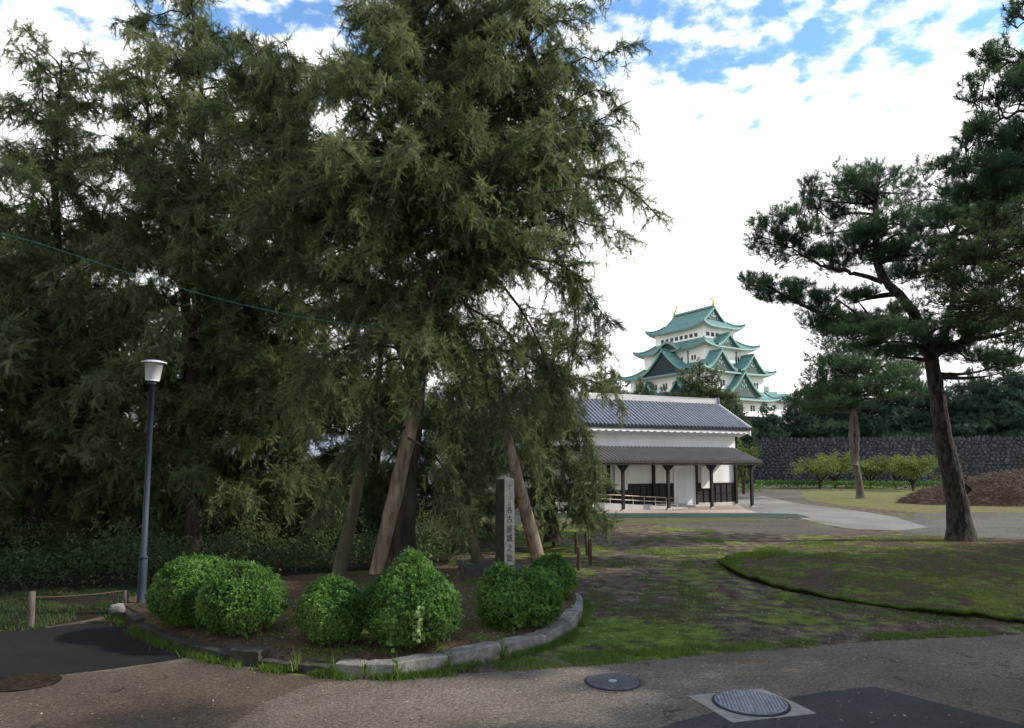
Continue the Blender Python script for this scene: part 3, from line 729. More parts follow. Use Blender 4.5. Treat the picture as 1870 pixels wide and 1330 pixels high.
pads = px_pads([(1395, 438, 42, 20, 0), (1440, 425, 52, 26, -.6), (1445, 468, 50, 18, .5), (1490, 372, 48, 28, .4), (1480, 345, 26, 22, 0), (1558, 345, 50, 30, -.5), (1580, 375, 60, 34, .8), (1612, 325, 34, 22, 0),
  (1545, 432, 70, 28, 1), (1620, 415, 60, 32, -1), (1385, 512, 38, 13, 0), (1432, 532, 52, 17, -.4), (1480, 556, 58, 18, .3), (1500, 585, 40, 13, -.6), (1540, 592, 52, 15, 1), (1590, 602, 60, 18, -1), (1650, 590, 60, 22, .6),
  (1505, 478, 48, 16, 1.2), (1665, 345, 54, 32, 1.2), (1705, 405, 70, 36, .4), (1742, 470, 70, 34, 1.4), (1682, 500, 60, 28, 1.8), (1785, 540, 70, 30, 0), (1742, 596, 80, 26, -1), (1832, 596, 70, 30, .5),
  (1832, 480, 70, 36, 1.4), (1705, 640, 60, 17, 1), (1622, 640, 44, 15, 0), (1805, 655, 64, 22, 1.4), (1600, 470, 50, 20, .5), (1660, 450, 54, 26, -.6), (1880, 540, 70, 36, .5), (1560, 540, 45, 14, .6), (1780, 400, 80, 36, .8), (1850, 420, 70, 36, 1.2), (1830, 352, 70, 32, 1.5), (1770, 350, 54, 26, .6)], YP, 1.05)
pine('pine_tree', 'nearest pine with a bent bare trunk standing on the grass island', G(1755, 987, .0), [(T1, .36, .08), (T2, .16, .05), (T3, .12, .035), (T4, .12, .05), (T5, .09, .03)], pads, 21, .17, .0125, .135, 28,
     knob=(at(1750, 905, YP), at(1769, 889, YP-.1), .21))
# pine reaching in from beyond the right edge, high up
Yu = 14.0; b = G(2130, 1060, 0)
up_pads = px_pads([(1865, 20, 34, 30, 0), (1880, 70, 42, 26, .3), (1815, 108, 36, 20, 0), (1860, 128, 56, 30, .4), (1792, 158, 34, 14, -.2), (1845, 178, 56, 22, 0), (1880, 215, 60, 30, .6), (1800, 226, 36, 14, 0), (1780, 250, 34, 13, -.3),
   (1835, 262, 58, 22, .2), (1760, 300, 44, 16, 0), (1800, 312, 56, 20, -.4), (1860, 310, 60, 28, .5), (1725, 318, 36, 14, .2), (1800, 338, 60, 22, .3), (1862, 350, 60, 26, .1), (1930, 120, 80, 50, .5), (1940, 260, 80, 40, .2), (2010, 40, 90, 50, .4), (2010, 200, 90, 40, -.4)], Yu)
pine('pine_tree', 'tall dark pine reaching in at the upper right edge', b, [([b, at(2120, 800, b[1]), at(2080, 500, Yu), at(2050, 250, Yu), at(2030, 0, Yu), at(2025, -100, Yu)], .30, .06),
   (px_path([(2060, 300), (1960, 290), (1850, 300), (1760, 305)], Yu), .08, .025),
   (px_path([(2050, 190), (1950, 185), (1860, 205), (1800, 230)], Yu), .07, .02), (px_path([(2045, 120), (1950, 110), (1880, 120), (1810, 105)], Yu), .07, .02), (px_path([(2040, 40), (1950, 30), (1890, 50), (1860, 25)], Yu), .06, .02), (px_path([(2050, 260), (1950, 240), (1850, 255), (1790, 260)], Yu, [0, .3, .4, .2]), .06, .02)], up_pads, 22, .16, .012, .12, 28)
# paler conifer on the right edge
Yl = 17.0; b = G(2080, 1010, 0)
lp = px_pads([(1745, 430, 40, 15, 0), (1800, 400, 50, 20, .4), (1850, 380, 50, 20, 0), (1790, 455, 52, 18, -.4), (1850, 440, 56, 24, .3), (1730, 495, 44, 16, .2), (1790, 515, 52, 20, 0), (1855, 505, 56, 24, .5), (1760, 560, 54, 17, 0), (1830, 570, 56, 20, .3), (1700, 545, 30, 11, .2), (1930, 460, 70, 40, 0), (1930, 560, 70, 30, .4), (1890, 620, 60, 20, .2)], Yl)
pine('pine_tree', 'pale green fine needled conifer on the right edge in front of the bent pine', b, [([b, at(2070, 700, Yl), at(2040, 450, Yl), at(2030, 330, Yl)], .22, .05), (px_path([(2045, 480), (1950, 500), (1850, 480), (1770, 440)], Yl), .07, .02), (px_path([(2055, 560), (1950, 575), (1830, 560)], Yl), .06, .02)], lp, 23, .085, .013, .10, 20, mat='pine_light', up=.3)
# middle pine with forked pale trunk
Ym = G(1572, 911)[1]
mp = px_pads([(1560, 612, 44, 18, 0), (1530, 632, 34, 14, -.5), (1590, 640, 48, 18, 1), (1550, 665, 46, 16, -1), (1510, 672, 36, 13, .5), (1600, 680, 52, 18, 0), (1540, 700, 54, 17, 1.5), (1500, 712, 34, 12, 0), (1585, 720, 46, 14, -1), (1640, 700, 44, 18, 1), (1475, 730, 28, 10, 0), (1610, 650, 34, 16, 1), (1530, 738, 44, 11, 0), (1660, 660, 40, 18, 2), (1500, 690, 26, 12, -1)], Ym, 1.0)
pine('pine_tree', 'slender pine with a pale grey forked trunk beside the pale path', G(1572, 911), [(px_path([(1572, 912), (1567, 870), (1558, 830), (1554, 790), (1556, 740), (1562, 700), (1560, 640), (1556, 610)], Ym), .26, .09), (px_path([(1562, 850), (1566, 800), (1562, 760), (1558, 735)], Ym-.1), .17, .14), (px_path([(1556, 755), (1545, 740), (1540, 720)], Ym), .12, .06)],
     [(c, a*1.3, b2*1.3, d*1.2) for c, a, b2, d in mp], 24, .26, .032, .28, 18, mat='pine', bark='grey_bark')

# generic distant pines sharing meshes
def far_pine(name, label, height, wid, seed, group=None, mat='pine_far', bare=.25, cone=.75, per=16):
    r = np.random.default_rng(seed); pads = []
    n = 22
    for k in range(n):
        s = k/(n-1); z = height*(bare+(1-bare)*s*.97); rr = wid*((1-s)**cone*.95+.12); a = k*2.399+r.normal(0, .3)
        for q in range(2 if s < .8 else 1):
            d = rr*r.uniform(.35, .75); aa = a+q*3.0
            pads.append(((d*math.cos(aa), d*math.sin(aa), z+r.normal(0, .25)), max(.5, rr*.45), max(.5, rr*.45), height*.035+.15))
    return pine(name, label, (0, 0, 0), [([(0, 0, 0), (.2, .1, height*.4), (-.1, .1, height*.75), (0, 0, height)], height*.022, .05)], pads, seed, .40, .06, .36, per, mat=mat, group=group)
def put(o, px, py_top, Y, h, label=None, group=None, rz=0.0, wide=1.0):
    k = at(px, py_top, Y); s = k[2]/h; o.location = (float(k[0]), Y, 0); o.scale = (s*wide, s*wide, s); o.rotation_euler = (0, 0, rz)
    if label: o['label'] = label
    if group: o['group'] = group
protoA = far_pine('pine_tree', '', 14, 4.2, 31)
protoB = far_pine('pine_tree', '', 14, 5.0, 32, bare=.3, cone=.55)
protoC = far_pine('pine_tree', '', 14, 5.2, 33, mat='pine_olive', bare=.2, cone=.7)
WALLTREES = 'dark pines growing along the top of the rampart'
spots = [(protoC, 1278, 662, 95, .5, 'olive green pine standing before the castle keep', None, 1.25), (protoC, 1105, 668, 90, 1.9, 'bushy pine above the storehouse ridge left of the castle', None, 1.3),
 (protoC, 1170, 690, 92, 2.6, 'low pine peeping over the storehouse ridge at the keep corner', None, .8), (protoA, 1345, 735, 78, 3.5, 'dark pine just right of the storehouse roof end', None, .9),
 (protoB, 1400, 740, 96, 4.4, 'bushy dark pine below the small castle annex', None, .9), (protoA, 1455, 712, 98, .9, 'pine right of the castle annex, at the left end of the rampart pines', None, 1.1),
 (protoB, 1215, 712, 100, 5.1, 'low pine hiding the left foot of the keep', None, .8), (protoC, 1330, 712, 100, 1.0, 'pine hiding the right foot of the keep', None, .8)]
wt = [(1500, 690, 100), (1545, 676, 104), (1610, 690, 98), (1668, 672, 102), (1722, 690, 98), (1775, 668, 101), (1830, 655, 97), (1890, 665, 100), (1950, 660, 98)]
for i, (x, y, Y) in enumerate(wt):
    spots.append(((protoB, protoA)[i % 2], x, y, Y, i*1.7, 'dark broad pine in the row growing along the rampart top', WALLTREES, 1.15))
used = set()
for p, x, y, Y, rz, lab, grp, wd in spots:
    o = p if id(p) not in used else copy_tree(p); used.add(id(p))
    if 'group' in o: del o['group']
    put(o, x, y, Y, 14, lab, grp, rz, wd)
# shade pines beyond the right edge of the picture: they stand on the sun side and shade the foreground
for i, (x, y, h) in enumerate([(20.5, 11.5, 17), (30, 15.5, 18), (25, 3.6, 20), (23, -2.5, 18)]):
    o = copy_tree(protoB); o.location = (x, y, 0); o.scale = (h/14*.95, h/14*.95, h/14); o.rotation_euler = (0, 0, i*1.1)
    o['label'] = 'pine beyond the right edge shading the road'; o['group'] = 'pines outside the right edge'

# ------------------------------------------------------------------ plum trees, hedge, columnar tree
def leafy_tree(name, label, loc, h, w, seed, mat='plum', leaf=.10, n=2600, group=None, low=.35):
    r = np.random.default_rng(seed); root = thing(name, label, 'tree', loc, group=group)
    wood = MB(); tips = []
    for k in range(5):
        a = k*1.256+r.normal(0, .3); e = np.array([math.cos(a)*w*.55, math.sin(a)*w*.55, h*r.uniform(.6, .8)])
        p = [np.zeros(3), np.array([r.normal(0, .06), r.normal(0, .06), h*.2]), e*np.array([.45, .45, .62]), e]
        wood.tube(smooth_path(p, 9), list(np.linspace(.075*h/2.5, .02, 9)), 7); tips.append(e)
        for q in range(3):
            e2 = e+r.normal(0, .3, 3)*np.array([w*.5, w*.5, h*.35]); wood.tube([e*.7, (e*.7+e2)/2+r.normal(0, .05, 3), e2], [.03, .02, .008], 5); tips.append(e2)
    wood.build('trunk', M['bark'], root)
    cl = np.array([[r.normal(0, .36)*w, r.normal(0, .36)*w, h*(low+(1-low)*r.beta(2.2, 1.8))] for _ in range(34)]+[t for t in tips])
    cl[:, 2] = np.minimum(cl[:, 2], h*1.02)
    i = r.integers(0, len(cl), n); P = cl[i]+r.normal(0, .16, (n, 3))*np.array([w*.6, w*.6, h*.32])
    D = unit(r.normal(0, 1, (n, 3))+np.array([0, 0, .5])); S = unit(np.cross(D, r.normal(0, 1, (n, 3))))
    T = kite_leaves(P, D, S, leaf*r.uniform(.7, 1.3, n), np.full(n, leaf*.5))
    tint = np.clip(.45+.18*np.sin(i*1.7)+r.normal(0, .13, n), 0, 1)
    link('crown', arr_mesh('crown', T, np.arange(n*4), 4, tint), M[mat], root)
    return root
PL = [(1497, 893, 840, 'leftmost plum tree, low and pale, in front of the rampart', .36), (1525, 891, 832, 'tallest plum tree, just left of the slender forked pine', .42), (1590, 891, 845, 'plum tree half hidden behind the slender forked pine', .40),
      (1636, 892, 836, 'round plum tree midway between the slender pine and the bent pine', .42), (1668, 897, 838, 'leaning plum tree at the left foot of the straw mound', .42),
      (1765, 885, 838, 'plum tree behind the crest of the straw mound, right of the bent trunk', .45), (1835, 885, 828, 'taller plum tree behind the straw mound near the right edge', .45), (1890, 885, 836, 'plum tree on the right edge behind the straw mound', .45)]
plum = {}
for i, (x, yb, yt, lab, wf) in enumerate(PL):
    g0 = G(x, yb); h = at(x, yt, g0[1])[2]
    if i < 3:
        o = leafy_tree('plum_tree', lab, g0, 2.8, 2.0, 40+i, group='plum trees before the rampart', leaf=.17, n=3400); plum[i] = o
    else:
        o = copy_tree(plum[i % 3]); o['label'] = lab; o.location = tuple(map(float, g0))
    s = h/2.8; o.scale = (s*1.25, s*1.25, s*1.06); o.rotation_euler = (0, 0, i*2.1)
leafy_tree('small_tree', 'narrow olive tree against the right end of the storehouse', G(1358, 903), 4.2, 1.0, 50, mat='plum', leaf=.16, n=4200, low=.1)
def hedge(name, label, p0, p1, h, w, seed, mat='azalea'):
    r = np.random.default_rng(seed); p0, p1 = np.array(p0, float), np.array(p1, float); L = np.linalg.norm(p1-p0); t = (p1-p0)/L; nn = np.array([-t[1], t[0], 0])
    n = int(L*h*260); s = r.uniform(0, L, n); a = r.uniform(-1, 1, n); zz = h*np.sqrt(r.random(n))
    P = t*s[:, None]+nn*(a*w/2)[:, None]+np.array([0, 0, 1])*zz[:, None]
    D = unit(r.normal(0, 1, (n, 3))+np.array([0, 0, .4])); S = unit(np.cross(D, r.normal(0, 1, (n, 3))))
    T = kite_leaves(P, D, S, np.full(n, .18), np.full(n, .11))
    o = link(name, arr_mesh(name, T, np.arange(n*4), 4, np.clip(.25+r.normal(0, .15, n), 0, 1)), M[mat]); o.location = tuple(p0)
    tag(o, label, 'hedge')
hedge('clipped_hedge', 'low dark clipped hedge along the foot of the rampart', G(1380, 892), G(1760, 895), .75, 1.0, 61)
hedge('clipped_hedge', 'short low green hedge at the right end of the storehouse', G(1345, 898), G(1388, 897), .6, 1.2, 62)

# ------------------------------------------------------------------ rampart
def rampart():
    a = np.array([G(1300, 884)[0], G(1300, 884)[1]]); e = np.array([70.0, 74.0]); L = np.linalg.norm(e-a); h = 5.3
    nx, nz = int(L/.09), int(h/.09)
    r = np.random.default_rng(5); st = .52
    gx, gz = int(L/st)+2, int(h/(st*.75))+2
    seeds = np.array([((i+r.uniform(.1, .9)+.5*(j % 2))*st, (j+r.uniform(.15, .85))*st*.75) for i in range(-1, gx) for j in range(-1, gz)])
    tone = r.beta(1.6, 2.4, len(seeds)); hgt = r.uniform(.0, .14, len(seeds))
    X, Z = np.meshgrid(np.linspace(0, L, nx), np.linspace(0, h, nz))
    q = np.stack([X.ravel(), Z.ravel()], 1); d1 = np.full(len(q), 9.); d2 = d1.copy(); id1 = np.zeros(len(q), int)
    for k, s in enumerate(seeds):
        d = np.hypot(q[:, 0]-s[0], (q[:, 1]-s[1])*1.25); c = d < d1
        d2 = np.where(c, d1, np.minimum(d2, d)); id1 = np.where(c, k, id1); d1 = np.where(c, d, d1)
    edge = np.clip((d2-d1)/.20, 0, 1); dep = (edge**.5)*(.10+hgt[id1])
    t = (e-a)/L; nn = np.array([t[1], -t[0]])
    batter = q[:, 1]/h*.9
    V = np.stack([a[0]+t[0]*q[:, 0]+nn[0]*(dep-batter), a[1]+t[1]*q[:, 0]+nn[1]*(dep-batter), q[:, 1]+0*dep], 1)
    top = q[:, 1] > h-.01; V[top, 2] += .45*r.random(top.sum())+.0*hgt[id1[top]]
    idx = np.arange(nx*nz).reshape(nz, nx); f = np.stack([idx[:-1, :-1], idx[:-1, 1:], idx[1:, 1:], idx[1:, :-1]], -1).reshape(-1, 4)
    ft = np.where(edge > .25, .25+.75*tone[id1], 0.0)[f].min(1)
    root = thing('rampart_wall', 'long dry stone castle rampart of dark blue grey boulders', 'wall', (0, 0, 0))
    link('stone_face', arr_mesh('stone_face', V, f, 4, ft), M['rampart'], root)
    # earth bank behind the face
    b = MB(); p = [a-nn*.9, e-nn*.9, e-nn*40, a-nn*40]
    b.add([(x, y, h-.05) for x, y in p]+[(x, y, -.1) for x, y in p], [(0, 1, 2, 3), (0, 4, 5, 1), (1, 5, 6, 2), (2, 6, 7, 3), (3, 7, 4, 0)])
    b.build('earth_bank', M['far_grass'], root)
rampart()

# ------------------------------------------------------------------ straw mound
def mound():
    r = np.random.default_rng(9); c = G(1835, 925); c[1] += 3.0; c[0] += 4.9
    n, m = 60, 60; rx, ry, h = 9.2, 4.0, 2.05
    P = np.zeros((n, m, 3))
    for i in range(n):
        for j in range(m):
            x, y = (i/(n-1)*2-1), (j/(m-1)*2-1); d = math.hypot(x, y)
            z = h*max(0, 1-d**1.7)**.9*(1+.22*mnoise.noise(Vector((x*2.2, y*2.2, 3))))+.16*mnoise.noise(Vector((x*7, y*7, 1)))*(d < 1)
            P[i, j] = (x*rx, y*ry, max(-.05, z))
    o = MB().grid(P).build('straw_mound', M['straw']); o.location = tuple(map(float, c))
    tag(o, 'long low mound of brown dead straw behind the bent pine trunk', 'mound')
    k = 30000; q = P.reshape(-1, 3); q = q[q[:, 2] > .1]; q = q[r.integers(0, len(q), k)]+r.normal(0, .09, (k, 3))*np.array([1, 1, .3])
    D = unit(r.normal(0, 1, (k, 3))*np.array([1, 1, .35])+np.array([0, 0, -.1])); S = unit(np.cross(D, r.normal(0, 1, (k, 3))))
    T = tri_leaves(q, D, S, r.uniform(.2, .6, k), np.full(k, .028))
    s = link('loose_straw', arr_mesh('loose_straw', T, np.arange(k*3), 3, r.random(k)), M['straw_blade'], o)
M['straw_blade'] = leaf_mat('straw_blade', (.040, .025, .016), (.105, .068, .043), (.22, .155, .10), .2)
mound()

# ------------------------------------------------------------------ shrubs of the bed
def shrub(name, label, c, rx, ry, h, seed, pointed=0.0, loose=0.0, n=8200, leaf=.029, lobes=(), z0=BEDZ, tintoff=0.0, group='clipped azaleas in the kerbed bed'):
    """dense mound: shoots with rosettes of leaves on a lumpy dome; lobes add side domes (dx,dy,rx,ry,h)"""
    r = np.random.default_rng(seed); c = np.array([c[0], c[1], z0]); root = thing(name, label, 'shrub', c, group=group)
    domes = [(0, 0, rx, ry, h)]+list(lobes); area = np.array([d[2]*d[4] for d in domes]); area /= area.sum()
    Ps, Ds, Dep = [], [], []
    for (dx, dy, ax, ay, hh), fr in zip(domes, area):
        m = int(n*fr); v = unit(r.normal(0, 1, (m, 3))); v[:, 2] = np.where(v[:, 2] < -.92, -v[:, 2], v[:, 2])
        nz = np.array([mnoise.noise(Vector(q*2.1+seed))*.09+mnoise.noise(Vector(q*6+seed))*.06+mnoise.noise(Vector(q*14+seed))*.06*(1+2*loose) for q in v])
        dep = np.abs(r.normal(0, .07, m))*(1+loose)-np.where(r.random(m) < .06, r.exponential(.05, m), 0); rad = 1+nz*(1+loose)-dep
        zc = hh*.44
        p = np.stack([dx+v[:, 0]*ax*rad, dy+v[:, 1]*ay*rad, zc+v[:, 2]*np.where(v[:, 2] > 0, hh-zc, zc*1.02)*rad], 1)
        if pointed:
            top = np.clip(v[:, 2], 0, 1)**5; p[:, 2] += top*pointed*hh
            sh = np.clip((p[:, 2]-hh*.62)/(hh*.38), 0, 1)*.30; p[:, 0] = dx+(p[:, 0]-dx)*(1-sh); p[:, 1] = dy+(p[:, 1]-dy)*(1-sh)
        Ps.append(p); Ds.append(v); Dep.append(dep)
    P = np.concatenate(Ps); V = np.concatenate(Ds); dep = np.concatenate(Dep)
    keep = P[:, 2] > .02; P = P[keep]; V = V[keep]; dep = dep[keep]; n = len(P)
    A = unit(V*.8+np.array([0, 0, .45])+r.normal(0, .35, (n, 3)))
    cl = np.array([mnoise.noise(Vector(q*3.2+seed*2)) for q in P])
    tint = np.clip(.42+tintoff+.55*cl+r.normal(0, .17, n), 0, 1)
    q4 = []; tt = []
    for k in range(7):
        rd = unit(r.normal(0, 1, (n, 3))); rd -= A*np.sum(rd*A, 1)[:, None]; rd = unit(rd)
        D = unit(A*r.uniform(.25, .9, (n, 1))+rd); S = unit(np.cross(D, A)+r.normal(0, .25, (n, 3)))
        L = leaf*r.uniform(.7, 1.25, n); q4.append(kite_leaves(P+A*(r.uniform(-.03, .015, n))[:, None], D, S, L, L*.48)); tt.append(np.clip(tint+r.normal(0, .1, n), 0, 1))
    T = np.concatenate(q4); link('foliage', arr_mesh('foliage', T, np.arange(len(T)*4), 4, np.concatenate(tt)), M['azalea'], root)
    w = MB()
    j = r.choice(n, min(n, 260), replace=False); base = np.stack([r.normal(0, .12, len(j)), r.normal(0, .12, len(j)), np.zeros(len(j))], 1)
    B = np.stack([base, base*.3+P[j]*np.array([.55, .55, .45]), P[j]], 1)
    v, f = tube_batch(B, np.tile(np.array([.012, .008, .004]), (len(j), 1)), 4); w.add(v, f.tolist(), True); w.build('stem', M['hedge_wood'], root)
    return root
def sh_px(x0, x1, yt, yb):
    g0 = G((x0+x1)/2, yb, BEDZ); Y0 = g0[1]; rx = (x1-x0)/2*Y0/F*1.03; c = g0+np.array([g0[0]/Y0*rx*.6, rx*.6, 0]); Y = c[1]
    rx = (x1-x0)/2*Y/F; h = at((x0+x1)/2, yt, Y)[2]-BEDZ
    return c, rx, h
c, rx, h = sh_px(276, 440, 1016, 1150); shrub('azalea_shrub', 'darker clipped shrub behind its twin, just right of the lamp post', c, rx, rx*.9, h, 71, n=10500, tintoff=-.06)
c, rx, h = sh_px(366, 512, 1030, 1168); shrub('azalea_shrub', 'sparse sunlit clipped shrub in front at the left end of the bed', c, rx, rx*.85, h, 72, n=8200, loose=.35, tintoff=.05)
c, rx, h = sh_px(546, 668, 1055, 1184); shrub('azalea_shrub', 'smallest round clipped shrub left of the pointed one', c, rx, rx*.9, h, 73, n=8200)
c, rx, h = sh_px(664, 836, 1030, 1192); PT = (c, rx, h); shrub('azalea_shrub', 'largest clipped shrub with a pointed top and ivy on its front', c, rx, rx*.9, h, 74, pointed=.16, n=15000)
c, rx, h = sh_px(895, 1028, 1044, 1150); shrub('azalea_shrub', 'loose spreading shrub below the stone pillar at the bed right end', c, rx*.95, rx*.8, h, 75, loose=.8, n=6500, leaf=.038, tintoff=.03,
    lobes=[(-.25, -.25, .30, .3, .62), (-.38, .05, .30, .3, .80)])
c, rx, h = sh_px(965, 1050, 1016, 1098); shrub('azalea_shrub', 'shrub behind the loose spreading one, at the foot of the right log', c, rx, rx, h, 76, loose=.4, n=5600, leaf=.038)
# ivy hanging on the pointed shrub: two strings of pale leaves
r = np.random.default_rng(80); c, rx, h = PT
for (x, y0, y1, n, lf, lab) in [(765, 1105, 1168, 60, .055, 'pale variegated ivy strand hanging down the pointed shrub'), (716, 1140, 1182, 9, .075, 'few large green ivy leaves left of the pale strand on pointed shrub')]:
    yy = np.linspace(y0, y1, n)+r.normal(0, 2, n); P = np.array([at(x+r.normal(0, 3.5), q, c[1]-rx*.93+.25*abs((q-1120)/70)**2*.3) for q in yy])
    D = unit(r.normal(0, .5, (n, 3))+np.array([0, -.3, -.8])); S = unit(np.cross(D, np.array([0, -1, .3])+r.normal(0, .3, (n, 3))))
    o = P.mean(0); T = kite_leaves(P-o, D, S, lf*r.uniform(.8, 1.2, n), np.full(n, lf*.85))
    k = link('ivy_strand', arr_mesh('ivy_strand', T, np.arange(n*4), 4, np.clip(r.normal(.7 if n > 20 else .2, .15, n), 0, 1)), M['ivy']); k.location = tuple(o); tag(k, lab, 'ivy')

# ------------------------------------------------------------------ support logs, stakes, rope fence
def log(name, label, pb, pt, r0, r1, mat, cat='support pole', group=None, bend=.02, capmat=None):
    pb, pt = np.array(pb, float), np.array(pt, float); t = np.linspace(0, 1, 16)[:, None]
    p = (pt-pb)*t; p += np.random.default_rng(int(abs(pb[0]*100))).normal(0, bend*.3, p.shape)*np.sin(t*3.1)
    d = (pt-pb)/np.linalg.norm(pt-pb)
    w = MB().tube(p, [r0+(r1-r0)*k/15 for k in range(16)], 16)
    o = w.build(name, mat); o.location = tuple(pb); return tag(o, label, cat, group)
SUP = 'logs propping the large conifer'
log('support_log', 'pale leaning log on the right, beside the stone pillar', G(988, 1040, 0), at(914, 758, 14.3), .165, .11, M['pole'], group=SUP)
log('support_log', 'longest pale leaning log rising behind the pointed shrub', G(688, 1056, 0), at(764, 715, 14.0), .185, .14, M['pole'], group=SUP)
log('support_log', 'darker mossy leaning log left of the longest one', G(617, 1058, 0), at(672, 800, 14.9), .16, .10, M['pole_moss'], group=SUP)
log('support_log', 'thin leaning log half hidden left of the stone pillar', G(882, 1046, 0), at(838, 930, 15.3), .13, .11, M['pole_moss'], group=SUP)
def stake(label, x, yb, yt, wpx, mat='post', group='wooden stakes', lean=0, name='wooden_stake', z=0):
    g0 = G(x, yb, z); t = at(x+lean, yt, g0[1]); w = wpx*g0[1]/F/2; t = t-g0
    o = MB().tube([(0, 0, -.1), t*.5, t*.985, t], [w, w*.98, w*.95, w*.7], 12).build(name, M[mat]); o.location = tuple(map(float, g0)); return tag(o, label, 'stake', group)
GS = 'wooden stakes on the grass right of the bed'
stake('lone brown stake farthest back, right of the pale log', 1011, 998, 967, 6, group=GS)
stake('left brown stake of the near pair, upright', 1057, 1041, 1000, 7, group=GS)
stake('taller stake behind the left one of the near pair', 1052, 1012, 972, 6, group=GS)
stake('right brown stake of the near pair, slightly tilted', 1078, 1032, 985, 7, group=GS, lean=-1)
stake('stake behind the right one of the near pair', 1073, 1014, 975, 6, group=GS, lean=-3)
stake('short brown stake leaning left in front of the dark plinth', 848, 1070, 1022, 8, group='stakes inside the bed', lean=-10, z=.1)
stake('short brown stake between thin log and stone pillar', 868, 1048, 1016, 8, group='stakes inside the bed', lean=-2, z=.1)
stake('thin brown stake between the small round shrub and the pointed one', 666, 1150, 1085, 6, group='stakes inside the bed', z=.15)
stake('grey weathered fence post at the left edge carrying the rope', 56, 1146, 1080, 11, 'post_grey', 'rope fence posts', 3)
stake('fence post left of the lamp post at the rope end', 229, 1122, 1078, 9, 'post_grey', 'rope fence posts', 1)
stake('thin fence post between the twin shrubs and the mossy log', 507, 1090, 1052, 5, 'post', 'rope fence posts')
def rope(label, pts, r, mat='rope', name='rope', cat='rope'):
    p = smooth_path(pts, 24); o0 = p.mean(0); o = MB().tube(p-o0, r, 6).build(name, M[mat]); o.location = tuple(o0); tag(o, label, cat)
Y1, Y2 = G(56, 1146)[1], G(229, 1122)[1]
rope('brown rope sagging between the two left fence posts', [at(60, 1091, Y1), at(110, 1090, Y1+.25), at(170, 1086, Y1+.5), at(227, 1079, Y2)], .008)
rope('brown rope running off the left edge from the grey post', [at(54, 1091, Y1), at(0, 1100, Y1), at(-120, 1108, Y1)], .008)
rope('rusty rope behind the small round shrub', [at(507, 1063, 12.4), at(600, 1062, 12.6), at(690, 1052, 12.8), at(780, 1050, 13.2)], .007)
rope('thin teal cable slanting down into the large conifer', [at(-40, 418, 12.5), at(40, 434, 12.5), at(250, 504, 12.7), at(420, 552, 12.9), at(560, 582, 13.0), at(700, 600, 13.6)], .0055, 'wire', 'overhead_cable', 'cable')

# ------------------------------------------------------------------ lamp post
def lamp():
    b = G(257, 1121, .0); Y = b[1]
    root = thing('street_lamp', 'blue grey lamp post with a white flared shade', 'lamp', b)
    top = at(278.5, 696, Y)-b; j = at(262, 1020, Y)-b
    MB().tube([(0, 0, 0), j*.5, j*.985, j], [.068, .066, .066, .062], 20).build('pole_base', M['lamp_paint'], root)
    MB().tube([j*.99, (j+top)/2, top], [.047, .043, .040], 18).build('pole', M['lamp_paint'], root)
    MB().lathe([(.046, 0), (.072, .0), (.072, .02), (.066, .035), (.046, .05)], 20, j).build('pole_collar', M['lamp_paint'], root)
    d = top/np.linalg.norm(top)
    k = Y/F
    s0, s1, s2 = top, at(281.5, 663, Y)-b, at(279, 656, Y)-b
    MB().tube([s0-d*.05, s0+d*.03], [.055, .085], 20).build('shade_holder', M['lamp_paint'], root)
    MB().tube([s0, s0+(s1-s0)*.06, s1], [11*k, 12*k, 15.8*k], 28).build('lamp_shade', M['lamp_white'], root)
    MB().tube([s1-d*.004, s1+d*.012, s1+d*.035, s1+d*.045], [20.5*k, 21.5*k, 13*k, .02], 28).build('lamp_cap', M['sign_white'], root)
lamp()

